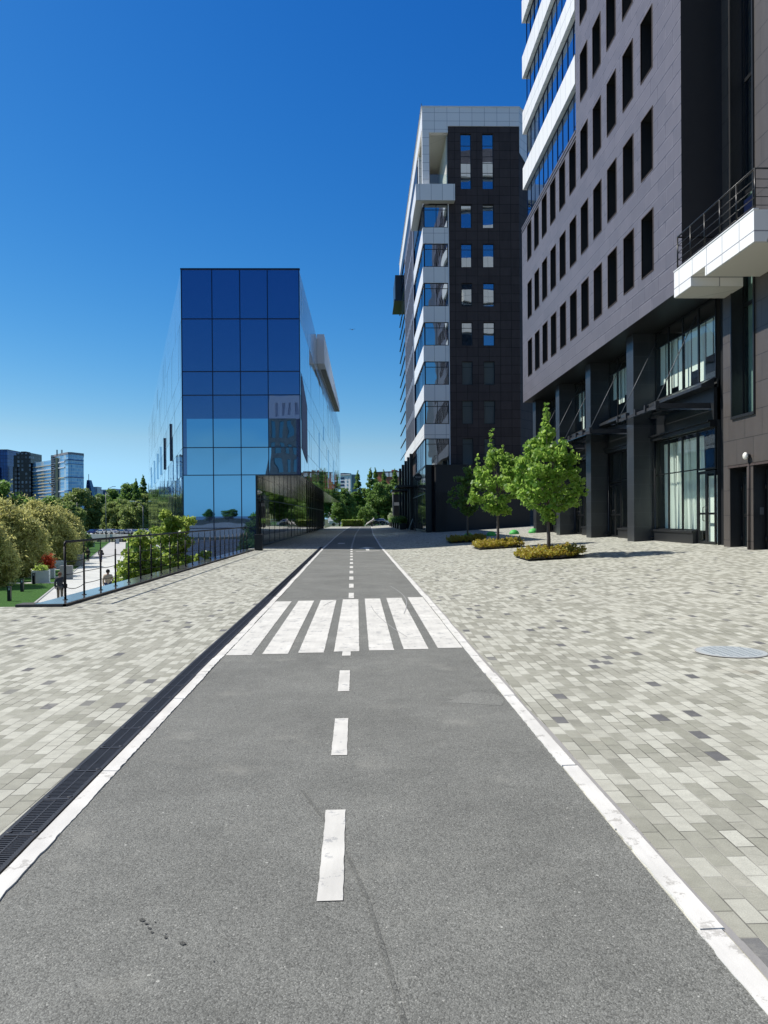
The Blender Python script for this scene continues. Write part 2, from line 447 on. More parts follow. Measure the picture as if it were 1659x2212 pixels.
Mt['dark'] = simple('dark_graphite_panel', (.017, .018, .019), .35, 0, .15, 1)
Mt['pier'] = cladding('graphite_pier_panels', (.030, .032, .034), 1.6, .58, .008, (.05, .052, .055), .30, .14, 0, 2, .12)
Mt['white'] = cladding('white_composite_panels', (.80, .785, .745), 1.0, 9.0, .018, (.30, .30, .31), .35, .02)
Mt['whitegrid'] = cladding('white_square_panels', (.84, .82, .775), 1.12, .74, .014, (.25, .26, .28), .35, .02)
Mt['whiteplain'] = simple('white_sheet_metal', (.74, .74, .74), .4, 0, .03, 1)
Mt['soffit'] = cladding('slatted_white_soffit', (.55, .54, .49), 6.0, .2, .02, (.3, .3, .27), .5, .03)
Mt['winglass'] = mirror('dark_window_glass', (.42, .46, .50), .02, .25, .02, .9, body=(.010, .016, .018), mixf=.5)
Mt['towerglass'] = mirror('reflective_window_glass', (.68, .74, .78), .015, .4, .03, .35, body=(.02, .03, .03), mixf=.62)
Mt['blindglass'] = mirror('window_with_blind', (.6, .66, .7), .02, .3, .03, .35, body=(.20, .225, .215), mixf=.45)
Mt['blueglass'] = mirror('blue_strip_window_glass', (.36, .55, .80), .02, .2, .02, .7, body=(.01, .03, .09), mixf=.8)
Mt['endglass'] = mirror('wavy_end_glass', (.55, .68, .85), .02, .6, .04, .5, body=(.01, .03, .09), mixf=.85)
Mt['pavglass'] = mirror('blue_mirror_glass', (.24, .48, .68), .012, .6, .03, .28, body=(.004, .012, .05), mixf=.9)
Mt['pavfrit'] = mirror('dotted_blue_mirror_glass', (.22, .36, .62), .015, .35, .025, .33, frit=True, body=(.004, .01, .05), mixf=.9)
Mt['pavside'] = mirror('pale_side_mirror_glass', (.56, .72, .86), .012, .22, .015, .9, body=(.12, .20, .28), mixf=.88)
Mt['entglass'] = mirror('smoked_mirror_glass', (.16, .17, .15), .02, .25, .02, .5, body=(.006, .007, .006), mixf=.9)
Mt['mull'] = simple('deep_blue_mullion', (.006, .012, .045), .3, .3, .1)
Mt['clear'] = clear_glass('shop_window_glass', (.90, .96, .93), .06)
Mt['canopyglass'] = clear_glass('canopy_glass', (.35, .4, .4), .1)
Mt['curtain'] = simple('white_curtain', (.80, .83, .76), .9, 0, .05, 2)
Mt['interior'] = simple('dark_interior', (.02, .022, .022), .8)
Mt['cream'] = simple('cream_lamp_glass', (.78, .76, .68), .3, 0, .03)
Mt['leaf'] = leafmat('maple_leaves', (.08, .20, .022), (.17, .34, .038), (.36, .50, .11), .5, .42, 1.4)
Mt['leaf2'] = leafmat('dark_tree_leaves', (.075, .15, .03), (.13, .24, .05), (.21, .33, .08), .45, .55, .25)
Mt['leaf3'] = leafmat('olive_willow_leaves', (.25, .27, .07), (.37, .37, .11), (.50, .47, .18), .55, .55, .5)
Mt['leaf4'] = leafmat('pale_green_leaves', (.12, .18, .045), (.20, .27, .075), (.30, .37, .12), .42, .55, .2)
Mt['leaf5'] = leafmat('rusty_tree_leaves', (.08, .05, .02), (.12, .07, .03), (.08, .10, .03), .3, .55, .3)
Mt['leaf6'] = leafmat('shrub_bright_leaves', (.11, .21, .025), (.22, .34, .05), (.42, .50, .12), .45, .35, 1.2)
Mt['leaf7'] = leafmat('silver_green_leaves', (.25, .31, .17), (.36, .43, .24), (.50, .56, .36), .4, .5, .8)
Mt['orange'] = leafmat('orange_spirea_leaves', (.30, .14, .02), (.46, .32, .035), (.40, .42, .07), .4, .5, 1.5)
Mt['redleaf'] = leafmat('red_barberry_leaves', (.40, .04, .02), (.60, .09, .03), (.65, .16, .05), .4, .5, 1.5)
Mt['bark'] = simple('bark', (.11, .09, .075), .9, 0, .3, 14, bumps=.5)
Mt['barkd'] = simple('dark_bark', (.06, .05, .045), .9, 0, .3, 8)
Mt['grass'] = grass_mat('lawn_grass', (.028, .085, .010), (.055, .14, .018))
Mt['grass2'] = grass_mat('dry_lawn_grass', (.09, .12, .03), (.14, .17, .05))
Mt['field'] = grass_mat('far_ground', (.05, .07, .03), (.09, .10, .05))
Mt['green'] = simple('green_painted_concrete', (.06, .42, .07), .6, 0, .15, 5)
Mt['steel'] = simple('galvanised_steel', (.11, .115, .12), .5, .3, .1)
Mt['manhole'] = simple('weathered_blue_grey_iron', (.44, .48, .48), .6, .1, .15, 20)
Mt['stain'] = simple('oily_stain', (.035, .034, .033), .7, 0, .3, 30)

# ------------------------------------------------------------------ ground
def sheet(name, xs, ys, zf, mat, skip=None):
    mb = MB()
    nx, ny = len(xs), len(ys)
    V = [(x, y, zf(x, y)) for y in ys for x in xs]
    F = [(j*nx+i, j*nx+i+1, (j+1)*nx+i+1, (j+1)*nx+i) for j in range(ny-1) for i in range(nx-1)
         if not (skip and skip((xs[i]+xs[i+1])/2, (ys[j]+ys[j+1])/2))]
    mb.add(V, F, 0, True)
    o = mb.obj(name, mat); tag(o, kind='structure'); return o
PX, PY = -6.15, 14.75           # plaza corner beyond which the ground drops
xs = [-60, -30, -15, PX, -4, -2, 0, 1.6]+[2.4+.8*i for i in range(14)]+[13.4, 16, 25, 60]
ys = [-90, -40, -10, 0, 2, 4, 6]+[7+1*i for i in range(8)]+[PY]+[16+1.5*i for i in range(16)]+[45, 60, 90, 120, 146]
ys = sorted(set(ys))
sheet('plaza_paving', xs, ys, lambda x, y: gz(x, y), Mt['pave'], lambda x, y: x < PX and y > PY)

LE = [(-6, -1.50), (0, -1.53), (3.35, -1.56), (9.17, -1.65), (15.1, -1.72), (41.2, -2.11), (75, -2.4), (119, -2.42), (142, -2.3)]
RE = [(-6, 1.36), (0, 1.32), (2.46, 1.29), (9.53, 1.22), (15.7, 1.19), (30, 1.03), (43.8, .89), (75, .86), (137, 1.32), (142, 1.36)]
CE = [(-6, -.13), (3.3, -.155), (5.3, -.18), (8.2, -.21), (15.6, -.26), (43, -.68), (75, -.80), (137, -.55)]
def ip(T, y): return float(np.interp(y, [t[0] for t in T], [t[1] for t in T]))
yy = list(np.arange(-6, 142.01, 1.0))
mb = MB()
for a, b in zip(yy[:-1], yy[1:]):
    mb.add([(ip(LE, a), a, .004), (ip(RE, a), a, .004), (ip(RE, b), b, .004), (ip(LE, b), b, .004)], [(0,1,2,3)])
tag(mb.obj('cycle_path', Mt['asphalt']), kind='structure')

# painted flush kerbs: short stones with ragged edges
def kerb(T, sgn, w=.098):
    mb = MB(); y = -4.0
    k = 0
    while y < 141:
        L = random.choice([.98, 1.0, 1.02]) if y < 60 else 3.0
        y1 = y+L-(.006 if y < 60 else 0)
        dx = random.uniform(-.006, .006) if y < 60 else 0; dz = random.uniform(-.002, .003)
        n = 24 if y < 14 else 6
        t = [y+(y1-y)*i/n for i in range(n+1)]
        inn = [(ip(T, q)+dx+sgn*random.uniform(-.001, .009)*(1 if y < 14 else 0), q, .011+dz) for q in t]
        out = [(ip(T, q)+dx+sgn*(w+random.uniform(-.001, .001)), q, .013+dz) for q in t]
        for i in range(n):
            mb.add([inn[i], out[i], out[i+1], inn[i+1]], [(0,1,2,3)])
            mb.add([inn[i], inn[i+1], (inn[i+1][0], inn[i+1][1], 0), (inn[i][0], inn[i][1], 0)], [(0,1,2,3)])
            mb.add([out[i], out[i+1], (out[i+1][0], out[i+1][1], 0), (out[i][0], out[i][1], 0)], [(0,1,2,3)])
        for (p, q) in ((inn[0], out[0]), (inn[-1], out[-1])):
            mb.add([p, q, (q[0], q[1], 0), (p[0], p[1], 0)], [(0,1,2,3)])
        y = y+L; k += 1
    return tag(mb.obj('kerb', Mt['kerb']), kind='structure')
kerb(LE, -1); kerb(RE, 1)
# broken joint of bedding mortar on the outer side of the right kerb
mb = MB()
for y in np.arange(-2, 43, .1):
    y = float(y); a = ip(RE, y)+.099; b_ = ip(RE, y+.1)+.099
    wa = .012+.012*math.sin(y*3.1)*math.sin(y*.7)
    mb.add([(a, y, .0085), (a+.02+wa, y, .0045), (b_+.02+wa, y+.1, .0045), (b_, y+.1, .0085)], [(0,1,2,3)])
tag(mb.obj('kerb_bedding', Mt['conc']), kind='structure')

# road markings
def dash_mesh(mb, xc, y0, y1, w, z=.008, jag=.0022):
    n = max(4, int((y1-y0)/.05)) if y0 < 17 else 2
    L = []; Rr = []
    for i in range(n+1):
        y = y0+(y1-y0)*i/n
        j = jag if y0 < 17 else 0
        L.append((xc(y)-w/2+random.uniform(-j, j), y+random.uniform(-j, j), z)); Rr.append((xc(y)+w/2+random.uniform(-j, j), y+random.uniform(-j, j), z))
    for i in range(n): mb.add([L[i], Rr[i], Rr[i+1], L[i+1]], [(0,1,2,3)])
ds = [(-.7,.3),(1.28,2.28),(3.27, 4.29), (5.28, 6.25), (7.23, 8.22)]
y = 15.62
while y < 136:
    ds.append((y, y+1.08)); y += 2.32
for (a, b_) in ds:
    mb = MB(); dash_mesh(mb, lambda q: ip(CE, q), a, b_, .108)
    tag(mb.obj('lane_dash', Mt['paint']), kind='structure')
for i in range(7):
    mb = MB()
    def xc(q, i=i):
        a = ip(LE, q)+.01; b_ = ip(RE, q)-.01; w = b_-a
        return a+.15+(w-.305)*i/6
    dash_mesh(mb, xc, 9.22+.055*i, 15.12+.09*i, .305, .0079, .003)
    if i == 3: dash_mesh(mb, lambda q: ip(CE, q), 9.1, 9.38, .1, .0079)
    tag(mb.obj('crossing_stripe', Mt['paint']), kind='structure')
# direction arrow (straight arrow head and shaft) and a bar
mb = MB()
mb.add([(.07, 40.6, .008), (.13, 38.2, .008), (-.30, 40.2, .008), (.10, 42.8, .008), (.62, 40.9, .008), (.26, 40.75, .008), (.28, 38.2, .008)],
       [(1, 6, 5, 0), (0, 5, 4, 3, 2)])
mb.add([(-.40, 37.0, .008), (.78, 37.6, .008), (.78, 37.9, .008), (-.38, 37.3, .008)], [(0,1,2,3)])
tag(mb.obj('painted_arrow', Mt['paint']), kind='structure')
mb = MB(); mb.add([(-1.62, 48, .008), (-1.2, 48, .008), (-1.2, 50, .008), (-1.62, 50, .008)], [(0,1,2,3)])
tag(mb.obj('painted_mark', Mt['paint']), kind='structure')
# dark drips and scuffs on the asphalt
mb = MB()
def blob(cx, cy, rx, ry, z=.0072, rot=0):
    n = 14; P = []
    for k in range(n):
        a = 2*math.pi*k/n; q = 1+random.uniform(-.25, .2)
        x, yv = rx*q*math.cos(a), ry*q*math.sin(a)
        P.append((cx+x*math.cos(rot)-yv*math.sin(rot), cy+x*math.sin(rot)+yv*math.cos(rot), z))
    mb.add(P, [tuple(range(n))])
for (px, py, s_) in ((302, 1985, 1.3), (311, 1993, .8), (318, 2003, .8), (323, 2012, .7), (352, 2024, .7), (388, 2037, 1.3), (330, 1990, .4), (455, 2078, .4), (352, 2016, .35)):
    Y = 1.62*1680/(py-1120); blob(hx(px, Y), Y, .008*s_, .012*s_, rot=random.random())
tag(mb.obj('asphalt_stain', asphalt_mat('oily_asphalt', .40)), kind='structure')
mb = MB()
def arc_line(pts, w):
    for a, b_ in zip(pts[:-1], pts[1:]):
        a = Vector((*a, .0115)); b_ = Vector((*b_, .0115)); d = (b_-a).normalized(); n_ = Vector((-d.y, d.x, 0))*w/2
        mb.add([a-n_, a+n_, b_+n_, b_-n_], [(0,1,2,3)])
arc_line([(-.75+.55*math.sin(t*.22), 14.3+1.75*math.sqrt(max(t, 0)/6.) ) for t in range(0, 7)], .012)
arc_line([(.62+.20*math.sin(t*.42), 18.2-t*.75) for t in range(0, 8)], .013)
arc_line([(.12+.03*t+.012*t*t, 14.2-t*.75) for t in range(0, 6)], .012)
Mt['asph_d'] = asphalt_mat('dark_asphalt_seam', .80); Mt['asph_l'] = asphalt_mat('pale_worn_asphalt', 1.16)
mb2 = MB()
pts = []
for (px, py) in ((648, 1708), (700, 1780), (752, 1868), (788, 1950), (806, 2010), (832, 2100), (868, 2230), (900, 2400)):
    Y = 1.62*1680/(py-1118.2); pts.append((hx(px, Y), Y))
for (a, b_) in zip(pts[:-1], pts[1:]):
    for q in range(6):
        p0 = Vector((a[0]+(b_[0]-a[0])*q/6, a[1]+(b_[1]-a[1])*q/6, .0062)); p1 = Vector((a[0]+(b_[0]-a[0])*(q+1)/6, a[1]+(b_[1]-a[1])*(q+1)/6, .0062))
        n_ = Vector((.009, 0, 0)); mb2.add([p0-n_, p0+n_, p1+n_, p1-n_], [(0,1,2,3)])
tag(mb2.obj('asphalt_seam', Mt['asph_d']), kind='structure')
mb2 = MB()
for (ya, yb, xa, xb) in ((25.2, 26.4, -1.85, 1.07), (33.5, 34.2, -.1, .95), (36.2, 36.7, .1, .9), (31, 31.6, -1.9, -1.3), (35, 35.6, -1.95, -1.2)):
    n = 14; 
    for q in range(n):
        x0 = xa+(xb-xa)*q/n; x1 = xa+(xb-xa)*(q+1)/n; j = lambda x: .12*math.sin(x*5+ya); e = .35*(x0-xa)/(xb-xa)
        mb2.add([(x0, ya+j(x0)+e, .0058), (x1, ya+j(x1)+e, .0058), (x1, yb+j(x1*1.3)+e, .0058), (x0, yb+j(x0*1.3)+e, .0058)], [(0,1,2,3)])
n = 16
P = [(1.02+.30*math.cos(2*math.pi*k/n)*(1+.25*math.sin(3*k)), 6.85+.22*math.sin(2*math.pi*k/n)*(1+.3*math.sin(5*k)), .0057) for k in range(n)]
mb2.add([(min(p[0], ip(RE, p[1])-.03), p[1], p[2]) for p in P], [tuple(range(n))])
tag(mb2.obj('worn_patch', Mt['asph_l']), kind='structure')
tyre = simple('tyre_scuff', (.33, .33, .32), .9)
tag(mb.obj('tyre_scuff', tyre), kind='structure')

# ------------------------------------------------------------------ drain channel with cast grating
dr = thing('drain_channel', (-1.8, 20, 0), 'long black slotted iron drain channel set beside the left white kerb', 'drain')
mb = MB(); fr = MB(); st = MB()
DW = .185
for y in np.arange(0, 43.5, .5):
    y = float(y)
    x1 = ip(LE, y)-.105; x2 = ip(LE, y+.5)-.105
    mb.add([(x1-DW, y, .0045), (x1, y, .0045), (x2, y+.5, .0045), (x2-DW, y+.5, .0045)], [(0,1,2,3)])
    for off, w in ((-.012, .024), (-DW+.012, .024), (-DW/2, .010)):
        fr.obox(((x1+x2)/2+off, y+.25, .013), (w/2, 0, 0), ((x2-x1)/2, .25, 0), (0, 0, .006))
    fr.box(x1-DW+.02, x1-.02, y-.012, y+.012, .006, .0205)
    for sx in (x1-.028, x1-DW+.028):
        fr.lathe((sx, y+.035, .006), [(.016, 0), (.016, .015), (.010, .016)], 8)
step = .0235
y = .05
while y < 43.4:
    x1 = ip(LE, y)-.105
    for (a, b_) in ((-DW+.024, -DW/2-.006), (-DW/2+.006, -.024)):
        dy = .006 if a < -.12 else 0
        st.add([(x1+a, y+dy, .018), (x1+b_, y+dy, .018), (x1+b_, y+dy+.0125, .018), (x1+a, y+dy+.0125, .018),
                (x1+a, y+dy, .006), (x1+b_, y+dy, .006)], [(0,1,2,3), (0,1,5,4)])
    y += step if y < 16 else step*2
mb.obj('channel', Mt['dirt'], dr); fr.obj('frame', Mt['iron'], dr); st.obj('grating', Mt['iron'], dr)

# manhole cover
mh = thing('manhole_cover', (4.23, 8.86, gz(4.23, 8.86)), 'round blue-grey iron manhole cover set in the paving on the right', 'manhole')
mb = MB(); z0 = .004
sl_ = .87*(.012+.055*0.045)
mb.lathe((4.23, 8.86, gz(4.23, 8.86)+z0), [(.40, 0), (.40, .004), (.385, .005)], 32); mb.obj('rim', Mt['conc'], mh)
mb = MB(); mb.lathe((4.23, 8.86, gz(4.23, 8.86)+z0), [(.38, 0), (.38, .006)], 32)
for i in range(-5, 6):
    for j in range(-5, 6):
        a, b_ = i*.068, j*.068+(.034 if i % 2 else 0)
        if a*a+b_*b_ < .115: mb.box(4.23+a-.022, 4.23+a+.022, 8.86+b_-.012, 8.86+b_+.012, gz(4.23, 8.86)+z0+.006, gz(4.23, 8.86)+z0+.010)
mb.obj('cover', Mt['manhole'], mh)

# ------------------------------------------------------------------ lower terrain, promenade, lawns
def lowsheet(name, poly, mat, dz=0.0, kind='structure'):
    mb = MB(); mb.add([(x, y, low(y)+dz) for x, y in poly], [tuple(range(len(poly)))])
    return tag(mb.obj(name, mat), kind=kind)
mb = MB()
mb.add([(-3000, -3000, -7.5), (3000, -3000, -7.5), (3000, 5500, -7.5), (-3000, 5500, -7.5)], [(0,1,2,3)])
tag(mb.obj('ground', Mt['field']), kind='structure')
def strip(name, xl, xr, y0, y1, mat, dz, kind='structure', n=24):
    mb = MB()
    q = [y0+(y1-y0)*i/n for i in range(n+1)]
    for a, b_ in zip(q[:-1], q[1:]):
        mb.add([(xl(a), a, low(a)+dz), (xr(a), a, low(a)+dz), (xr(b_), b_, low(b_)+dz), (xl(b_), b_, low(b_)+dz)], [(0,1,2,3)])
    o = mb.obj(name, mat)
    return tag(o, kind=kind)
pl = lambda q: -18.2-.303*(q-43.3)
pr = lambda q: -13.3-.303*(q-43.3)
strip('lower_terrain', lambda q: -140, lambda q: PX, PY, 43, Mt['grass'], -.012)
strip('lower_terrain', lambda q: -140, lambda q: -6, 43, 250, Mt['grass'], -.012)
strip('promenade', pl, pr, 24, 250, Mt['flag'], .0, n=60)
strip('right_lawn', lambda q: pr(q)+.12, lambda q: pr(q)+4.5, 46, 120, Mt['grass2'], -.006)
mb = MB()
for a in range(24, 250, 4):
    for e in (pl, pr):
        mb.add([(e(a)-.06, a, low(a)+.05), (e(a)+.06, a, low(a)+.05), (e(a+4)+.06, a+4, low(a+4)+.05), (e(a+4)-.06, a+4, low(a+4)+.05),
                (e(a)-.06, a, low(a)-.02), (e(a)+.06, a, low(a)-.02), (e(a+4)+.06, a+4, low(a+4)-.02), (e(a+4)-.06, a+4, low(a+4)-.02)],
               [(0,1,2,3), (1,5,6,2), (0,3,7,4), (0,4,5,1), (3,2,6,7)])
tag(mb.obj('promenade_kerb', Mt['conc']), kind='structure')
for q, w in ((60, 1.1), (67.5, .9), (80, .9), (104, 1.2)):
    strip('cross_path', lambda y_: pl(y_)-7, lambda y_: pl(y_)-.05, q, q+w, Mt['flag'], .01, n=2)
for q, w in ((71, .5), (82, .6)):
    strip('cross_path', lambda y_: pr(y_)+.05, lambda y_: pr(y_)+3.8, q, q+w, Mt['flag'], .01, n=2)
# stairs going down from the plaza
st_ = MB()
for i in range(18):
    st_.box(-60, PX, PY+.3*i, PY+.3*(i+1), -3.2, -.02-.165*(i+1))
tag(st_.obj('stairs', Mt['conc']), kind='structure')
mb = MB(); mb.box(PX, -5.98, PY, 43.46, -3.2, -.004)
rw = mb.obj('retaining_wall', Mt['conc']); tag(rw, 'grey concrete retaining wall holding the plaza edge above the promenade', 'wall')
# park ground behind
mb = MB(); mb.box(-6, 300, 146, 420, -7.4, -.02); tag(mb.obj('park_lawn', Mt['grass']), kind='structure')
mb = MB(); mb.box(-6, 60, 43.6, 146, -7.4, -.3); tag(mb.obj('terrace_ground', Mt['conc']), kind='structure')
mb = MB(); mb.box(-5.9, 60, 152, 160, -.02, .0); tag(mb.obj('road', simple('light_road', (.30, .30, .29), .9)), kind='structure')

# ------------------------------------------------------------------ railing
PITCH = 1.032; NP = 24; RX = -5.86; RY0 = 15.4
rl = thing('railing', (RX, RY0, .06), 'black steel railing with round handrail and slack wires on the left plaza edge', 'railing')
kb = MB(); kb.box(PX-.02, -5.62, PY-.06, RY0+PITCH*NP-.35, 0, .055, 0)
kbo = kb.obj('granite_coping', [Mt['granite']], rl)
ke = MB(); ke.box(-5.62, -5.575, PY-.10, RY0+PITCH*NP-.35, -.01, .050); ke.box(PX-.35, -5.575, PY-.10, PY-.06, -.01, .050); ke.box(PX-.35, PX-.02, PY-.06, PY+.26, -.01, .05)
ke.obj('coping_edge', Mt['granite_edge'], rl)
YE = RY0+PITCH*(NP-1)
for i in range(NP):
    y = RY0+PITCH*i
    p = MB()
    if i == 0:
        p.tube([(RX, y, .05), (RX, y, 1.13)], .024, 10)
    else:
        p.tube([(RX, y, .05), (RX, y, .93)], .021, 8); p.tube([(RX, y, .93), (RX, y, 1.16)], .011, 6)
    p.lathe((RX, y, .052), [(.05, 0), (.05, .012), (.02, .014)], 10)
    p.obj('post', Mt['rub'], rl)
hr = MB(); hr.tube([(RX, RY0, 1.10), (RX, RY0, 1.15), (RX, RY0+.02, 1.175), (RX, RY0+.07, 1.19), (RX, YE+.1, 1.19)], .025, 10)
hr.obj('handrail', Mt['rub'], rl)
for k, zb in enumerate((.30, .55, .80)):
    w = MB(); pts = []
    for i in range(NP-1):
        sag = random.uniform(.0, .035)+(.05 if (k == 0 and i == 0) else 0)
        for t in np.linspace(0, 1, 7)[:-1]:
            pts.append((RX+.015, RY0+PITCH*(i+t), zb-sag*4*t*(1-t)))
    pts.append((RX+.015, YE, zb)); w.tube(pts, .0075, 5); w.obj('wire', Mt['rub'], rl)
# litter bin at the end of the railing
bn = thing('litter_bin', (-5.3, 39.6, 0), 'plain black litter bin at the far end of the railing', 'bin')
mb = MB(); mb.box(-5.52, -5.12, 39.4, 39.8, .04, .78); mb.obj('body', Mt['black'], bn)
mb = MB(); mb.box(-5.535, -5.105, 39.385, 39.815, .78, .81); mb.box(-5.45, -5.19, 39.47, 39.73, .81, .815); mb.obj('lid', Mt['iron'], bn)
mb = MB(); mb.box(-5.49, -5.15, 39.43, 39.77, 0, .04); mb.obj('foot', Mt['dirt'], bn)

# ------------------------------------------------------------------ glass pavilion on the left
GF = 43.5; GL, GR = -10.0, -3.49; GT = 15.46; GS = 4.05
FARY = 119.0; FLX = GL-.3*(FARY-GF)
gp = thing('glass_building', (-7, GF, 0), 'long mirror-glass building with blue gridded front standing left of the cycle path', 'building')
core = MB()
core.prism([(GL+.12, GF+.12), (GR-.12, GF+.12), (GR-.12, FARY), (FLX+.12, FARY)], GS+.02, GT-.08)
core.prism([(GL+.12, GF+.12), (-6.12, GF+.12), (-6.12, FARY), (FLX+.12, FARY)], -7.4, GS)
core.obj('structural_core', Mt['dark'], gp)
cols = [GL, -8.32, -6.78, -5.25, GR]
rows = [-3.2, -.9, 1.1, 4.05, 5.58, 7.18, 8.49, 9.80, 12.72, GT]
drawn = [-.9, 1.1, 4.05, 5.58, 8.49, 9.80, 12.72]
for i in range(4):
    for j in range(len(rows)-1):
        z0, z1 = rows[j], rows[j+1]
        x0, x1 = cols[i], cols[i+1]
        if z1 <= GS+.01:
            if i == 3: continue
            if i == 2: x1 = -6.0
        fr_ = z0 >= 7.1 or z1 <= 1.2
        tx, tz = random.uniform(-.003, .003), random.uniform(-.002, .002)
        zsplits = [(z0, z1, fr_)]
        if abs(z0-1.1) < .01: zsplits = [(1.1, 1.75, True), (1.75, z1, False)]
        for (za, zb, ff) in zsplits:
            mb = MB(); w = x1-x0; h = zb-za
            dx = tx*w; dz = tz*h
            mb.add([(x0, GF-.006, za), (x1, GF-.006+dx, za), (x1, GF-.006+dx+dz, zb), (x0, GF-.006+dz, zb)], [(0,1,2,3)])
            mb.obj('glass_panel', Mt['pavfrit'] if ff else Mt['pavglass'], gp)
            if i in (0, 3) and not ff:
                sx = x0 if i == 0 else x1-.22
                mb = MB(); mb.add([(sx, GF-.012, za), (sx+.22, GF-.012, za), (sx+.22, GF-.012, zb), (sx, GF-.012, zb)], [(0,1,2,3)])
                if zb > GS: mb.obj('edge_strip', Mt['pavfrit'], gp)
mu = MB()
for xq in cols[1:-1]:
    mu.box(xq-.022, xq+.022, GF-.045, GF+.01, -3.2 if xq < -5.9 else GS, GT)
for zq in drawn:
    mu.box(GL, GR if zq > GS-.1 else -6.0, GF-.052, GF+.012, zq-.022, zq+.022)
mu.box(GL-.03, GL+.02, GF-.05, GF+.02, -3.2, GT); mu.box(GR-.02, GR+.03, GF-.05, GF+.02, GS-.1, GT)
mu.box(GL-.05, GR+.05, GF-.06, GF+.1, GT-.02, GT+.06)
mu.obj('mullion', Mt['mull'], gp)
# right side glazing, many narrow panes, each a hair out of true
def side_glaze(p0, p1, z0, z1, zl, pw, out, name, mat, tilt=.0022):
    p0 = Vector((*p0, 0)); p1 = Vector((*p1, 0)); d = p1-p0; L = d.length; d.normalize(); o = Vector((*out, 0)).normalized()
    n = int(L/pw); mb = MB(); lines = [z0]+zl+[z1]
    for i in range(n):
        for a, b_ in zip(lines[:-1], lines[1:]):
            q0 = p0+d*(L*i/n+.008); q1 = p0+d*(L*(i+1)/n-.008)
            t = random.gauss(0, tilt)*pw; s_ = random.gauss(0, tilt*.5)*(b_-a)
            mb.add([(*(q0+o*.01)[:2], a+.012), (*(q1+o*(.01+t))[:2], a+.012), (*(q1+o*(.01+t+s_))[:2], b_-.012), (*(q0+o*(.01+s_))[:2], b_-.012)], [(0,1,2,3)])
    return mb.obj(name, mat, gp)
pale = mirror('pale_fritted_side_glass', (.58, .73, .85), .02, .22, .015, .9, body=(.34, .46, .56), mixf=.70)
side_glaze((GR, GF), (GR, FARY), GS, 7.18, [5.58], 1.5, (1, 0), 'right_glazing', Mt['pavside'])
side_glaze((GR, GF), (GR, FARY), 7.18, 12.72, [8.49, 9.8], 1.5, (1, 0), 'right_fritted_glazing', pale)
side_glaze((GR, GF), (GR, FARY), 12.72, GT, [], 1.5, (1, 0), 'right_top_glazing', mirror('satin_side_glass', (.42, .58, .74), .22, .1, .01, .5, body=(.34, .46, .56), mixf=.62))
side_glaze((GL, GF), (FLX, FARY), -6.5, 7.18, [-1.2, 1.1, 4.05, 5.58], 1.5, (-1, -.3), 'left_glazing', Mt['pavside'])
side_glaze((GL, GF), (FLX, FARY), 7.18, GT, [8.49, 9.8, 12.72], 1.5, (-1, -.3), 'left_fritted_glazing', pale)
# perforated patch on the right side and tilted vents
mb = MB(); mb.add([(GR+.03, GF+.8, 5.6), (GR+.03, GF+5.2, 5.0), (GR+.03, GF+5.2, 8.6), (GR+.03, GF+.8, 9.9)], [(0,1,2,3)])
mb.obj('perforated_panel', simple('perforated_dark_blue', (.025, .05, .17), .5, 0, .3, 8), gp)
for (yv, za, zb) in ((62, 5.6, 8.4), (69, 8.5, 9.7), (78, 5.6, 8.4), (92, 5.6, 8.4)):
    mb = MB(); mb.box(GR+.012, GR+.05, yv, yv+.3, za, zb); mb.obj('vent_panel', Mt['pavside'], gp)
dl = Vector((-.3, 1, 0)).normalized()
for (t, za, zb) in ((12, 5.7, 8.3), (22, 5.7, 8.3), (30, 5.7, 8.3), (38, 5.7, 8.3), (48, 5.7, 8.3), (60, 5.7, 8.3)):
    q = Vector((GL, GF, 0))+dl*t
    mb = MB(); o = Vector((-1, -.3, 0)).normalized()
    mb.obox((q.x+o.x*.06, q.y+o.y*.06, (za+zb)/2), dl*.10, o*.05, (0, 0, (zb-za)/2)); mb.obj('vent_panel', Mt['mull'] if t < 25 else Mt['pavside'], gp)
mb = MB(); mb.add([(GR+.02, 60, 13.5), (-2.92, 60, 13.5), (-2.92, 99, 15.1), (GR+.02, 99, 15.1), (GR+.02, 60, 15.75), (-2.92, 60, 15.75), (-2.92, 99, 15.75), (GR+.02, 99, 15.75)], [(0,3,2,1), (4,5,6,7), (0,1,5,4), (1,2,6,5), (2,3,7,6), (3,0,4,7)])
mb.obj('roof_box', Mt['whiteplain'], gp)
mb = MB(); mb.add([(GR+.1, 63, 13.60), (-2.98, 63, 13.60), (-2.98, 98.5, 15.05), (GR+.1, 98.5, 15.05)], [(0,1,2,3)]); mb.obj('roof_box_soffit', Mt['dark'], gp)
# overhang soffit + recessed entrance wall
mb = MB(); mb.box(-6.1, GR-.02, GF+.01, FARY, GS-.06, GS+.0)
mb.obj('overhang_soffit', mirror('polished_soffit', (.16, .15, .13), .12, .2, .02, .5, body=(.03, .028, .024), mixf=.7), gp)
eg = MB(); em = MB()
for i, y in enumerate(np.arange(GF+.02, FARY-3, 3.0)):
    y = float(y); t = random.gauss(0, .003)
    eg.add([(-5.98, y, .02), (-5.98+t, y+3, .02), (-5.98+t, y+3, GS-.07), (-5.98, y, GS-.07)], [(0,1,2,3)])
    em.box(-6.0, -5.966 if 45 < y < 80 else -5.9, y-.014 if y < 80 else y-.1, y+.014 if y < 80 else y+.1, 0, GS-.07)
em.box(-6.0, -5.94, GF, FARY-3, 2.72, 2.78); em.box(-6.0, -5.93, GF, FARY-3, 0, .08)
eg.obj('entrance_glazing', Mt['entglass'], gp); em.obj('entrance_frame', Mt['black'], gp)
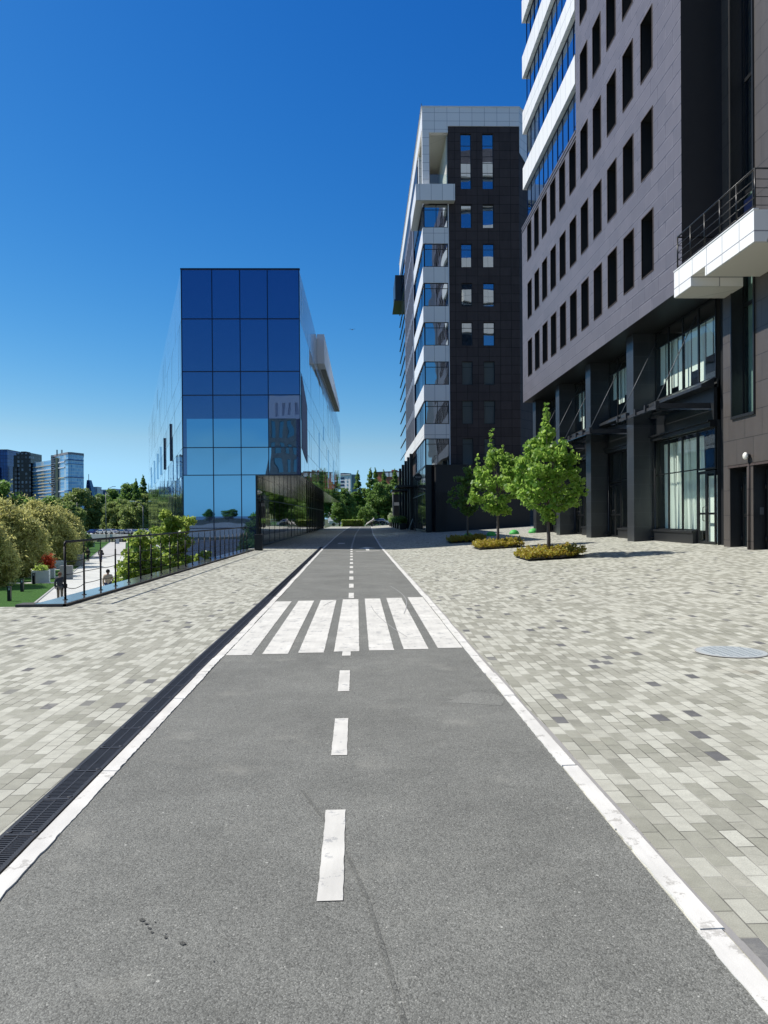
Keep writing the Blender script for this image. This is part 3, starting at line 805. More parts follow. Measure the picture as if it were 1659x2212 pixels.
for y in ():
    mb = MB(); mb.box(-5.5 if y < 50 else -4.5, -5.2 if y < 50 else -4.1, y, y+.35, 0, GS-.06)
    if y > 50: mb.obj('column', Mt['black'], gp)
dd = MB(); dd.box(-5.97, -5.90, GF+.35, GF+.45, .1, 2.7); dd.box(-5.97, -5.90, GF+1.45, GF+1.55, .1, 2.7); dd.box(-5.97, -5.90, GF+.35, GF+1.55, 2.6, 2.7)
dd.obj('door', Mt['black'], gp)

# ------------------------------------------------------------------ plum office block on the right
XF = 10.5; XP = 11.05; XG = 12.0; XB = 11.85
ob = thing('office_block', (12, 38, gz(11, 38)), 'tall plum-grey panelled office block with white window bands raised on dark piers', 'building')
YN, YF2 = 25.3, 50.7; YS = 37.8; ZS = 9.05; TOP = 44.0
wins = []
for k in range(11):
    yk = 27.80+2.012*k
    for j, zb in enumerate([10.47+3.64*i for i in range(10)]):
        if j > 2 and k > 4: continue
        if zb+2.2 > TOP-1: continue
        wins.append((yk, yk+1.12, zb, zb+2.2))
w = MB()
w.facade((XF, 0, 0), (0,1,0), (1,0,0), (YN, YS), (ZS, TOP), [h for h in wins if h[1] < YS+.01], .55, 0, 1)
w.facade((XF, 0, 0), (0,1,0), (1,0,0), (YS, YF2), (ZS, 20.35), [h for h in wins if h[0] > YS-.2 and h[3] < 20.35 and h[0] >= YS], .55, 0, 1)
w.box(XF+.56, 24, YN+.03, YF2, ZS+.02, 20.3)
w.box(XF+.56, 24, YN+.03, YF2-.75, 20.3, TOP)
w.add([(XF, YF2, ZS), (24, YF2, ZS), (24, YF2, 20.35), (XF, YF2, 20.35)], [(0,1,2,3)])
w.add([(XF, YS, 20.35), (XF+.6, YS, 20.35), (XF+.6, YF2, 20.35), (XF, YF2, 20.35)], [(0,1,2,3)])
w.add([(XF, YS, 20.35), (XF+.56, YS, 20.35), (XF+.56, YS, TOP), (XF, YS, TOP)], [(0,1,2,3)])
wall = w.obj('wall', [Mt['plum'], Mt['dark']], ob)  # second colour darkens the window reveals, painting in their shade
mb = MB(); mb.add([(XF, YN, ZS), (XB, YN, ZS), (XB, YN, TOP), (XF, YN, TOP)], [(0,1,2,3)]); mb.obj('end_wall', simple('shade_painted_end_panels', (.02, .019, .019), .45), ob)  # south end coloured darker than the facade to stand in for its shade
mb = MB(); mb.box(XF-.03, XF+.02, YS, YF2+.03, 20.35, 20.45); mb.box(XF-.04, XF+.02, YS+.0, YF2, 20.12, 20.16); mb.obj('parapet_trim', Mt['plum'], ob)
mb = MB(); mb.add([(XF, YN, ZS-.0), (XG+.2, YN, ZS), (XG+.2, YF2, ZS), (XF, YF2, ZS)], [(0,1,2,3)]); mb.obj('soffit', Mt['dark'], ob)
def window_part(parent, kind, y0, y1, z0, z1, x, mf, mg, fw=.06, vert=(), hor=()):
    """window in a plane facing -X"""
    a = MB()
    a.box(x-.05, x, y0, y0+fw, z0, z1); a.box(x-.05, x, y1-fw, y1, z0, z1)
    a.box(x-.05, x, y0+fw, y1-fw, z0, z0+fw); a.box(x-.05, x, y0+fw, y1-fw, z1-fw, z1)
    for v in vert: a.box(x-.045, x, y0+v-fw*.4, y0+v+fw*.4, z0+fw, z1-fw)
    for h in hor: a.box(x-.04, x, y0+fw, y1-fw, z0+h-fw*.4, z0+h+fw*.4)
    fo = a.obj(kind, mf, parent)
    g = MB(); t = random.gauss(0, .004); s_ = random.gauss(0, .004)
    g.add([(x-.02, y0, z0), (x-.02+t, y1, z0), (x-.02+t+s_, y1, z1), (x-.02+s_, y0, z1)], [(0,1,2,3)])
    g.obj('pane', mg, fo)
    return fo
for i, (a, b_, c, d) in enumerate(wins):
    window_part(ob, 'window', a, b_, c, d, XF+.5, Mt['black'], Mt['winglass'], .05, hor=(1.55,), vert=(.36,))
    tr_ = MB()
    for (y0, y1, z0, z1) in ((a-.035, a, c-.035, d+.035), (b_, b_+.035, c-.035, d+.035), (a, b_, c-.035, c), (a, b_, d, d+.035)):
        tr_.box(XF-.02, XF+.03, y0, y1, z0, z1)
    tr_.obj('window_trim', Mt['umber'], ob)
# white bands and strip windows above the lower wing
for k, (g0, g1) in enumerate([(20.5+3.58*i, 22.72+3.58*i) for i in range(7)]):
    if g0 > TOP-3: break
    bb = MB(); bb.box(XF-.03, XF+.5, YS+.02, YF2-.5, g1, g1+1.40); bb.obj('white_band', Mt['white'], ob)
    n = 11
    for i in range(n):
        y0 = YS+.03+(YF2-.75-YS)*i/n; y1 = YS+.03+(YF2-.75-YS)*(i+1)/n
        window_part(ob, 'strip_window', y0, y1, g0, g1, XF+.25, Mt['mull'], Mt['blueglass'], .03, hor=(.55,) if i % 3 == 0 else ())
    nb = MB(); nb.box(XF+.52, 24, YF2-.45, YF2-.02, g1, g1+1.38); nb.obj('white_band', Mt['white'], ob)
    bx = MB(); bx.add([(XF+.25, YF2-.72, g0), (24, YF2-.72, g0), (24, YF2-.72, g1), (XF+.25, YF2-.72, g1)], [(0,1,2,3)]); bx.obj('end_window', Mt['endglass'], ob)
# piers and glazed bays
for i in range(4):
    y0 = 31.5+6.0*i
    z0 = gz(XP, y0)-.1
    p = MB(); p.box(XP, XG+.3, y0, y0+.82, z0, ZS-.01); p.obj('pier', Mt['pier'], ob)
mb = MB(); mb.box(XG+.02, 24, 26.2, 31.4, 9.0, 9.05)
def bay(y0, y1, door_at):
    zb = gz(XG, (y0+y1)/2)-.05
    # spandrel + ledge
    s = MB(); s.box(XG-.12, XG+.3, y0, y1, 4.85, 5.95); s.obj('spandrel', Mt['dark'], ob)
    l = MB(); l.add([(XG-.55, y0, 5.95), (XG-.55, y1, 5.95), (XG-.55, y1, 6.05), (XG-.55, y0, 6.05), (XG-.10, y0, 6.28), (XG-.10, y1, 6.28), (XG-.1, y0, 5.95), (XG-.1, y1, 5.95)],
                    [(0,1,2,3), (3,2,5,4), (0,6,7,1), (0,3,4,6), (1,7,5,2)]); l.obj('ledge', Mt['pier'], ob)
    h = MB(); h.box(XG-.25, XG, y0, y1, 4.62, 4.85); h.box(XG-.32, XG-.25, y0, y1, 4.78, 4.85); h.obj('shutter_box', Mt['black'], ob)
    # upper window
    n = 4
    for k in range(n):
        a = y0+(y1-y0)*k/n; b_ = y0+(y1-y0)*(k+1)/n
        window_part(ob, 'upper_window', a, b_, 6.28, ZS-.02, XG, Mt['black'], Mt['clear'], .05, hor=(2.1,))
    bl = MB()
    random.seed(int(y0*10))
    for k in range(9):
        a = y0+(y1-y0)*k/9+.05; b_ = a+(y1-y0)/9-.12
        if random.random() < .8: bl.box(XG+.15, XG+.17, a, b_, random.choice([6.4, 6.6, 6.9, 7.2, 7.5]), 8.5)
    bl.obj('blind', Mt['curtain'], ob)
    # plinth and lower windows
    if door_at == 'near': d0, d1, wy0, wy1 = y0+.05, y0+1.45, y0+1.5, y1
    elif door_at == 'far': d0, d1, wy0, wy1 = y1-1.7, y1-.05, y0, y1-1.75
    pl_ = MB(); pl_.box(XG-.22, XG+.1, wy0, wy1, zb, zb+.42); pl_.box(XG-.27, XG+.1, wy0-.03, wy1, zb+.42, zb+.50); pl_.obj('plinth', Mt['dark'], ob)
    n = 3
    for k in range(n):
        a = wy0+(wy1-wy0)*k/n; b_ = wy0+(wy1-wy0)*(k+1)/n
        window_part(ob, 'shop_window', a, b_, zb+.50, 4.62, XG, Mt['black'], Mt['clear'], .05, hor=(2.2-.0,))
    # door with two leaves and transom
    window_part(ob, 'door_transom', d0, d1, 3.2, 4.62, XG, Mt['black'], Mt['clear'], .06)
    for k in range(2):
        a = d0+(d1-d0)*k/2; b_ = d0+(d1-d0)*(k+1)/2
        dr_ = window_part(ob, 'door', a, b_, zb+.06, 3.15, XG-.01, Mt['black'], Mt['clear'], .09, hor=(1.05,))
        hm = MB(); yh = b_-.14 if k == 0 else a+.14
        hm.tube([(XG-.06, yh, zb+.85), (XG-.12, yh, zb+.88), (XG-.12, yh, zb+1.32), (XG-.06, yh, zb+1.35)], .015, 6)
        hm.obj('handle', Mt['black'], dr_)
    # curtains: pleated strips
    cu = MB()
    k = 3
    for q in range(k):
        a = wy0+(wy1-wy0)*q/k+.22; b_ = wy0+(wy1-wy0)*(q+1)/k+.02; m_ = 40
        P0 = []; 
        for t in range(m_+1):
            u_ = t/m_; yq = a+(b_-a)*u_; xq = XG+.32+.035*math.sin(u_*38+q)+.02*math.sin(u_*91)
            P0.append((xq, yq))
        for t in range(m_):
            lean = -.12*(1-t/m_)
            cu.add([(P0[t][0], P0[t][1]+lean, zb+.5), (P0[t+1][0], P0[t+1][1]-.12*(1-(t+1)/m_), zb+.5), (P0[t+1][0]+.02, P0[t+1][1]+.1, 4.5), (P0[t][0]+.02, P0[t][1]+.1, 4.5)], [(0,1,2,3)], 0, True)
    if door_at == 'near':
        cu.box(XG+.3, XG+.31, d0+.1, d1-.1, zb+.1, 3.0)
    cu.obj('curtain', Mt['curtain'], ob)
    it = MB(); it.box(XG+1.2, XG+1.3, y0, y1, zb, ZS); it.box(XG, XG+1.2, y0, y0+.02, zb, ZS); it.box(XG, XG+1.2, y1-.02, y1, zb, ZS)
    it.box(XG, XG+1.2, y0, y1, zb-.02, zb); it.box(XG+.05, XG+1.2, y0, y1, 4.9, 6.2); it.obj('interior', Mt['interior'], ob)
    dp = MB(); dp.tube([(XG-.12, y1-.12, 4.6), (XG-.12, y1-.12, zb+.35), (XG-.2, y1-.14, zb+.2), (XG-.34, y1-.18, zb+.16)], .04, 8); dp.obj('drainpipe', Mt['black'], ob)
bay(26.05, 31.5, 'near'); bay(32.35, 37.5, 'far'); bay(38.35, 43.5, 'far'); bay(44.35, 49.5, 'far')
# glass canopies hung on rods
for (a, b_) in ((26.35, 30.35), (34.1, 38.6), (41.5, 45.5)):
    X0 = 10.06; zc = 5.28
    cn = MB(); cn.box(X0-.03, X0+.07, a, b_, zc-.02, zc+.12)
    for q in (a, b_): cn.box(X0+.07, XG-.12 if q == a else XG-.12, q-.05, q+.05, zc, zc+.17)
    for q in np.linspace(a, b_, 5): cn.box(X0-.08, X0+.06, float(q)-.06, float(q)+.06, zc+.02, zc+.24)
    co = cn.obj('canopy', Mt['iron'], ob)
    g = MB(); g.box(X0-.25, XG-.15, a-.1, b_+.1, zc-.09, zc-.07); g.obj('canopy_glass', Mt['canopyglass'], co)
    for q, dq in ((a+.1, 1.1), (b_-.1, 1.0)):
        rd = MB(); rd.tube([(X0, q, zc+.2), (XG-.05, q+dq, 8.75)], .016, 6); rd.obj('tie_rod', Mt['steel'], co)

# brown wing nearer the camera: doors, slot window, balcony
bw = thing('brown_wing', (12.5, 22, .6), 'brown panelled wing with slot window, wall doors and a white balcony', 'building')
DH = 3.12
y_holes = [(23.9, 25.02, -.1, DH), (21.35, 23.0, -.1, DH), (23.15, 24.15, 5.0, 44)]
w = MB()
w.facade((XB, 0, 0), (0,1,0), (1,0,0), (2.0, YN-.003), (-.2, TOP), [(23.75, 24.85, -.19, DH), (21.3, 23.35, -.19, DH), (23.25, 24.62, 4.75, TOP-.5)], .5, 0, 1)
w.box(XB+.55, 24, 2, YN-.01, -.2, TOP)
w.obj('wall', [Mt['brown'], Mt['dark']], bw)
mb = MB(); mb.add([(XB, YN-.003, -.2), (XG+.1, YN-.003, -.2), (XG+.1, 26.05, -.2), (XG+.1, 26.05, ZS), (XG+.1, YN-.003, ZS), (XB, YN-.003, ZS)], [(0,1,4,5), (1,2,3,4)]); mb.obj('return_wall', Mt['dark'], bw)
for q in range(11):
    z0 = 4.75+3.55*q
    window_part(bw, 'slot_window', 23.25, 24.62, z0, min(z0+3.55, TOP-.5), XB+.4, Mt['black'], Mt['clear'], .06)
bi = MB(); bi.box(XB+.5, XB+.53, 23.25, 24.62, 4.75, 12.0); bi.obj('window_backing', simple('dusty_teal_backing', (.16, .24, .21), .8, 0, .5, 1.5), bw)
sg = MB(); sg.box(XB-.06, XB+.02, 23.19, 24.68, 4.66, 4.75); sg.box(XB-.05, XB+.02, 23.19, 23.25, 4.75, TOP-.5); sg.box(XB-.05, XB+.02, 24.62, 24.68, 4.75, TOP-.5); sg.obj('slot_frame', Mt['dark'], bw)
def steel_door(y0, y1):
    zb = .50
    d = window_part(bw, 'steel_door', y0, y1, zb, 3.0, XB+.42, Mt['black'], Mt['winglass'], .13, hor=(1.1,))
    h = MB(); h.tube([(XB+.34, y0+.2, zb+.95), (XB+.28, y0+.2, zb+.98), (XB+.28, y0+.2, zb+1.25), (XB+.34, y0+.2, zb+1.28)], .016, 6); h.obj('handle', Mt['steel'], d)
    for zq in (.3, 1.9): 
        g = MB(); g.tube([(XB+.35, y1-.04, zb+zq), (XB+.35, y1-.04, zb+zq+.18)], .022, 6); g.obj('hinge', Mt['black'], d)
steel_door(23.78, 24.82); steel_door(21.35, 22.3); steel_door(22.34, 23.3)
fr_ = MB(); fr_.box(XB-.03, XB+.02, 21.2, 21.3, .4, DH+.1); fr_.box(XB-.03, XB+.02, 21.3, 24.95, DH, DH+.09); fr_.obj('door_surround', Mt['umber'], bw)
ip_ = MB(); ip_.box(XB+.2, XB+.32, 23.335, 23.349, 1.62, 1.84); ip_.obj('intercom', Mt['steel'], bw)
pa = MB(); pa.box(XB+.35, XB+.36, 22.5, 22.62, 2.0, 2.3); pa.obj('notice', Mt['whiteplain'], bw)
# wall lamp
la = thing('wall_lamp', (XB-.02, 23.55, 3.42), 'white oval wall lamp above the two black doors', 'lamp')
mb = MB(); mb.lathe((XB-.02, 23.55, 3.42), [(.07, 0), (.07, -.03), (.065, -.05)], 12, axis='x'); mb.obj('base', Mt['black'], la)
mb = MB(); pr_ = [(max(.001, .115*math.sqrt(max(0, 1-t*t))), -.07-.10*(t+1)/2*2*.7) for t in np.linspace(-1, 1, 9)]
mb.lathe((XB-.0, 23.55, 3.42), pr_, 14, axis='x')
mb.obj('globe', Mt['cream'], la)
mb = MB(); mb.tube([(XB-.04, 23.55, 3.35), (XB-.04, 23.55, .55)], .028, 6); 
dpp = mb.obj('downpipe', Mt['umber'], bw)
# balcony
bc = thing('balcony', (XB, 22.5, 8.7), 'white boxy balcony slab with black railing on the brown wing', 'balcony')
BX = 10.2
s = MB()
s.box(BX, XB-.01, 20.0, 25.2, 9.02, 9.55)
s.box(BX, BX+.35, 20.0, 22.9, 8.72, 9.02); s.box(BX, XB-.01, 23.9, 25.2, 8.72, 9.02)
s.box(BX+.35, XB-.01, 20.0, 22.9, 8.80, 9.02)
s.obj('slab', Mt['whitegrid'] if False else Mt['white'], bc)
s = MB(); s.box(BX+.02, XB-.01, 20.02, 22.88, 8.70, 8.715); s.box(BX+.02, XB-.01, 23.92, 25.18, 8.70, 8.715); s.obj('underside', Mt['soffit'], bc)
s = MB(); s.box(BX-.02, BX+.12, 19.98, 25.22, 9.55, 9.58); s.obj('edge_trim', Mt['whiteplain'], bc)
rr = MB()
for zq, rad in ((10.66, .028), (10.38, .012), (10.15, .012), (9.92, .012), (9.7, .012)):
    rr.tube([(XB-.02, 25.1, zq), (BX+.08, 25.1, zq), (BX+.08, 20.1, zq), (XB-.02, 20.1, zq)], rad, 6)
for q in np.linspace(20.1, 25.1, 6): rr.tube([(BX+.08, float(q), 9.55), (BX+.08, float(q), 10.66)], .026, 6)
rr.obj('railing', Mt['black'], bc)
dn = MB(); dn.box(XB+.32, XB+.34, 23.4, 24.5, 9.6, 11.6); 
dn.obj('balcony_door', Mt['mull'], bw)
nt_ = MB(); nt_.box(XB+.30, XB+.31, 23.8, 24.15, 10.2, 10.55); nt_.obj('notice', Mt['whiteplain'], bw)

# ------------------------------------------------------------------ dark tower across the passage
TY = 69.6; TL = 5.5; TR = 14.17; TZ = 38.22
tw = thing('dark_tower', (10, 80, .4), 'dark umber office tower with white corner bands and white crown beyond the passage', 'building')
rws = [(27.5-3.51*i, 29.59-3.51*i) for i in range(6)]+[(6.25, 8.66)]
holes = []
for (a, b_) in ((8.92, 9.88), (10.88, 11.88)):
    for (z0, z1) in rws: holes.append((a, b_, z0, z1))
    holes.append((a, b_, 30.98, 35.93))
D = MB()
D.facade((0, TY, 0), (1,0,0), (0,1,0), (7.8, TR), (0, 36.54), holes, .22)
D.prism([(7.8, TY+.4), (TR, TY+.4), (17.2, TY+4.2), (17.2, 113), (TL+.6, 113), (TL+.6, TY+.6), (7.8, TY+.6)], 0, 31.3)
D.prism([(7.8, TY+.4), (TR, TY+.4), (17.2, TY+4.2), (17.2, 113), (TL+.6, 113), (TL+.6, 78.2), (7.8, 78.2)], 31.3, 37.8)
D.add([(TR, TY, 0), (17.2, TY+4.0, 0), (17.2, TY+4.0, 36.54), (TR, TY, 36.54)], [(0,1,2,3)])
D.obj('wall', Mt['umber'], tw)
def window_y(parent, kind, x0, x1, z0, z1, y, mf, mg, fw=.06, vert=(), hor=()):
    a = MB()
    a.box(x0, x0+fw, y-.05, y, z0, z1); a.box(x1-fw, x1, y-.05, y, z0, z1)
    a.box(x0+fw, x1-fw, y-.05, y, z0, z0+fw); a.box(x0+fw, x1-fw, y-.05, y, z1-fw, z1)
    for v in vert: a.box(x0+v-fw*.4, x0+v+fw*.4, y-.045, y, z0+fw, z1-fw)
    for h in hor: a.box(x0+fw, x1-fw, y-.04, y, z0+h-fw*.4, z0+h+fw*.4)
    fo = a.obj(kind, mf, parent)
    g = MB(); t = random.gauss(0, .006); s_ = random.gauss(0, .006)
    g.add([(x0, y-.02, z0), (x1, y-.02+t, z0), (x1, y-.02+t+s_, z1), (x0, y-.02+s_, z1)], [(0,1,2,3)])
    g.obj('pane', mg, fo)
    return fo
for h in holes:
    tall = h[3]-h[2] > 4
    window_y(tw, 'window', *h, TY+.20, Mt['black'], Mt['towerglass'] if h[2] > 16 else Mt['blindglass'], .05, hor=(.98, 1.47, 2.35, 2.95, 3.9) if tall else (h[3]-h[2]-.5,))
# crown
C = MB()
C.prism([(TL, TY-.05), (TR+.03, TY-.05), (17.3, TY+4.0), (17.3, 113), (TL, 113)], 36.56, TZ)
C.box(TL, 7.8, TY-.05, TY+.5, 35.97, 36.56)
C.obj('crown', Mt['whitegrid'], tw)
C = MB(); C.prism([(TL-.06, TY-.1), (TR+.06, TY-.1), (17.4, TY+4.0), (17.4, 113), (TL-.06, 113)], TZ, TZ+.1); C.obj('roof_edge', Mt['whiteplain'], tw)
# chamfer white
C = MB(); C.add([(TR+.04, TY-.04, 34.2), (17.3, TY+3.98, 32.2), (17.3, TY+3.98, 36.56), (TR+.04, TY-.04, 36.56)], [(0,1,2,3)]); C.obj('crown_return', Mt['whitegrid'], tw)
# loggia
C = MB(); C.box(TL, TL+.62, TY-.04, TY+.6, 31.08, 35.97); C.obj('loggia_column', Mt['whitegrid'], tw)
C = MB(); C.box(TL, TL+.5, TY+4.5, TY+5.2, 31.08, 35.97); C.obj('loggia_column', Mt['whitegrid'], tw)
C = MB(); C.box(TL+.02, 7.8, TY+.5, 78.0, 35.9, 35.96); C.box(TL+.3, 7.8, 78.0, 78.2, 31.3, 35.9); C.box(7.7, 7.79, TY+.3, 78.0, 31.3, 35.9); C.obj('loggia_lining', Mt['soffit'], tw)
C = MB(); C.box(TL+.65, 7.75, TY-.02, TY, 31.1, 32.25); C.obj('glass_balustrade', Mt['clear'], tw)
B = MB(); B.box(4.84, 8.31, 68.8, TY-.06, 29.65, 31.08); B.box(4.84, TL, TY-.06, 76.2, 29.65, 31.08); B.obj('balcony', Mt['white'], tw)
B = MB(); B.box(4.86, 8.29, 68.82, TY-.06, 29.62, 29.645); B.box(4.86, TL, TY-.06, 76.2, 29.62, 29.645); B.obj('balcony_underside', Mt['soffit'], tw)
# corner: white bands wrap front and side, windows between
bands = [(8.66, 9.93)]+[(rws[i+1][1], rws[i][0]) for i in range(6)]
for (z0, z1) in bands[1:]:
    q = MB(); q.box(TL-.02, 7.8, TY-.06, TY+.45, z0, z1); q.box(TL-.02, TL+.5, TY+.45, 82, z0, z1); q.obj('white_band', Mt['white'], tw)
q = MB(); q.box(TL-.04, TL+.5, 82, 102, 8.66, 9.9); q.obj('white_belt', Mt['white'], tw)
q = MB(); q.box(7.74, 7.82, TY-.10, TY-.062, 6.2, 29.6); q.obj('corner_trim', Mt['whiteplain'], tw)
for (z0, z1) in rws:
    window_y(tw, 'corner_window', TL+.1, 7.74, z0, z1, TY+.05, Mt['black'], Mt['towerglass'], .07, vert=(1.1,), hor=(z1-z0-.5,))
    for i in range(8):
        a = TY+.1+1.55*i
        window_part(tw, 'side_window', a, min(a+1.55, 82), z0, z1, TL+.1, Mt['mull'], Mt['blueglass'], .04)
# dark section with slots on the side and glass beyond
sh = []
for (z0, z1) in rws[:-1]+[(31.0, 33.1)]:
    for k in range(7): sh.append((84+2.1*k, 85.1+2.1*k, z0-.3, z1+.4))
q = MB(); q.facade((TL-.03, 0, 0), (0,1,0), (1,0,0), (82, 99), (9.95, 34.5), sh, .35); q.obj('side_wall', Mt['plum'], tw)
for h in sh: window_part(tw, 'slot_window', *h, TL+.3, Mt['black'], Mt['winglass'], .04)
for k in range(14):
    for j in range(8):
        if j == 7 and k > 12: continue
    z0 = 9.93+1.75*k
    q = MB(); q.add([(TL-.02, 99, z0), (TL-.02+random.gauss(0, .02), 113, z0), (TL-.02, 113, z0+1.72), (TL-.02, 99, z0+1.72)], [(0,1,2,3)]); q.obj('rear_glazing', Mt['blueglass'], tw)
q = MB()
for k in range(15): q.box(TL-.10, TL, 99, 113, 9.88+1.75*k, 9.93+1.75*k)
q.obj('rear_mullion', Mt['mull'], tw)
q = MB(); q.box(TL+.02, TL+.6, 76.2, 113, 29.6, 36.5); q.obj('upper_side_wall', Mt['dark'], tw)
q = MB(); q.box(4.55, TL-.05, 106, 112.5, 31.2, 34.6); q.box(4.4, TL-.05, 105.6, 112.8, 31.0, 31.2); q.obj('side_box', Mt['dark'], tw)
q = MB()
for k in range(16):
    q.bar((TL-.02, 70+2.6*k, TZ+.1), (TL-.02, 70+2.6*k, TZ+.55), .05)
q.bar((TL-.02, 70, TZ+.5), (TL-.02, 112, TZ+.5), .04); q.obj('roof_rail', Mt['steel'], tw)
# black ground-floor block with louvre
q = MB(); q.box(6.35, 14.6, 67.9, TY-.02, .0, 6.1); q.box(6.3, 14.65, 67.85, TY-.01, 6.1, 6.2); q.obj('porch_block', simple('matt_black_panels', (.011, .011, .012), .5), tw)
q = MB()
for k in range(44): q.box(6.38, 7.35, 67.82, 67.9, .45+.078*k, .45+.078*k+.03)
q.obj('louvre', Mt['iron'], tw)
q = MB(); q.box(TL+.1, TL+.6, TY, 112.9, 0, 6.25); q.obj('shopfront_backing', Mt['dark'], tw)
for k in range(13):
    a = TY+.05+3.3*k
    window_part(tw, 'shopfront', a, a+3.2, .35, 6.2 if k > 3 else 6.2, TL+.1, Mt['black'], Mt['entglass'], .09, vert=(1.6,), hor=(3.4,))
for yq in (86, 91, 97, 104, 112): 
    q = MB(); q.box(TL-.35, TL, yq, yq+.4, .2, 8.66); q.obj('column', Mt['black'], tw)
for (a, b_) in ((80, 85), (92, 98)):
    q = MB(); q.box(3.4, TL, a, a+.25, 4.75, 4.95); q.box(3.4, TL, b_, b_+.2, 4.75, 4.95); q.box(3.4, 3.6, a+.25, b_, 4.75, 4.95); q.box(3.6, TL, a+.25, b_, 4.86, 4.88); q.obj('canopy', Mt['black'], tw)
# round hanging sign
sn = thing('round_sign', (5.08, 72, 5.3), 'round black hanging shop sign with pale letters on the tower corner', 'sign')
q = MB(); q.lathe((5.08, 72, 5.33), [(.33, 0), (.36, .02), (.36, .10), (.33, .12)], 28, axis='y'); q.obj('disc', simple('sign_black', (.01, .01, .011), .35), sn)
q = MB(); q.tube([(5.08+.36*math.cos(a), 71.99, 5.33+.36*math.sin(a)) for a in np.linspace(0, 2*math.pi, 29)], .012, 5); q.obj('rim', Mt['steel'], sn)
q = MB(); q.bar((5.44, 72.06, 5.33), (5.62, 72.06, 5.33), .05); q.obj('bracket', Mt['black'], sn)
def text_mesh(txt, size, loc, rot, mat, parent, name='lettering', ext=.006):
    cu = bpy.data.curves.new('t', 'FONT'); cu.body = txt; cu.size = size; cu.extrude = ext; cu.align_x = 'CENTER'; cu.align_y = 'CENTER'
    to = bpy.data.objects.new('t', cu); COL.objects.link(to)
    dg = bpy.context.evaluated_depsgraph_get(); me = bpy.data.meshes.new_from_object(to.evaluated_get(dg))
    bpy.data.objects.remove(to)
    o = bpy.data.objects.new(name, me); me.name = name; COL.objects.link(o); me.materials.clear(); me.materials.append(mat)
    o.parent = parent; o.location = Vector(loc)-parent_world(parent); o.rotation_euler = rot
    return o
text_mesh('SENKI', .21, (5.08, 71.985, 5.33), (R(90), 0, 0), simple('sign_lettering', (.55, .53, .48), .5), sn)
# A-board and dark planters in front of the shopfront
ab = thing('sandwich_board', (5.0, 78, .3), 'leaning dark sandwich board on the pavement by the tower shopfront', 'sign')
q = MB(); q.bar((4.5, 78, .25), (4.95, 78, 1.45), .04); q.bar((4.5, 79, .25), (4.95, 79, 1.45), .04); q.bar((4.95, 78, 1.45), (4.95, 79, 1.45), .04); q.bar((5.3, 78, .25), (4.95, 78, 1.45), .04); q.bar((5.3, 79, .25), (4.95, 79, 1.45), .04); q.obj('frame', Mt['steel'], ab)
q = MB(); q.add([(4.53, 78.03, .3), (4.53, 78.97, .3), (4.93, 78.97, 1.42), (4.93, 78.03, 1.42)], [(0,1,2,3)]); q.obj('board', Mt['black'], ab)

# ------------------------------------------------------------------ vegetation
def quads(centers, size, aspect=1.0, flat=.0, shape='diamond', szvar=.35):
    """leaf mesh arrays: one 4-6 sided leaf per centre, randomly oriented"""
    n = len(centers)
    nn_ = rng.normal(size=(n, 3)); nn_ /= np.linalg.norm(nn_, axis=1)[:, None]
    nn_ += np.array([-.45, -.12, .62])*.9; nn_ /= np.linalg.norm(nn_, axis=1)[:, None]      # leaves turn towards the light
    t = rng.normal(size=(n, 3)); a = np.cross(nn_, t); a /= np.linalg.norm(a, axis=1)[:, None]
    b_ = np.cross(nn_, a)
    s = size*(1+szvar*rng.uniform(-1, 1, n))[:, None]
    a = a*s*.5*aspect; b_ = b_*s*.5; nrm = np.cross(a, b_); nrm /= np.linalg.norm(nrm, axis=1)[:, None]
    if shape == 'diamond':
        P = np.stack([centers-a, centers+b_-a*.1+nrm*s*.12, centers+a, centers-b_-a*.1+nrm*s*.12], 1); k = 4
    else:
        P = np.stack([centers-a*.9, centers-a*.35+b_*.95, centers+a*.35+b_*.75+nrm*s*.1, centers+a*1.1, centers+a*.35-b_*.75+nrm*s*.1, centers-a*.35-b_*.95], 1); k = 6
    return P.reshape(-1, 3), k
def leaf_obj(name, P, k, mat, parent, off=(0,0,0)):
    n = len(P)//k
    me = bpy.data.meshes.new(name)
    me.vertices.add(len(P)); me.vertices.foreach_set('co', (P-np.array(off)).astype(np.float32).ravel())
    me.loops.add(n*k); me.loops.foreach_set('vertex_index', np.arange(n*k, dtype=np.int32))
    me.polygons.add(n); me.polygons.foreach_set('loop_start', (np.arange(n)*k).astype(np.int32))
    me.polygons.foreach_set('loop_total', np.full(n, k, dtype=np.int32))
    me.update(calc_edges=True); me.materials.append(mat)
    o = bpy.data.objects.new(name, me); COL.objects.link(o)
    if parent: o.parent = parent
    return o
def clumps(n, env, z0, z1, fill=.35):
    """clump centres inside a crown envelope env(t)->radius, biased to the surface"""
    out = []
    while len(out) < n:
        t = random.random(); rr = env(t)
        if random.random() > (rr/max(env(x/10) for x in range(11)))**1.2+.08: continue
        a = random.uniform(0, 2*math.pi); q = rr*(random.uniform(0, 1)**fill)
        out.append((q*math.cos(a), q*math.sin(a), z0+(z1-z0)*t, rr))
    return out
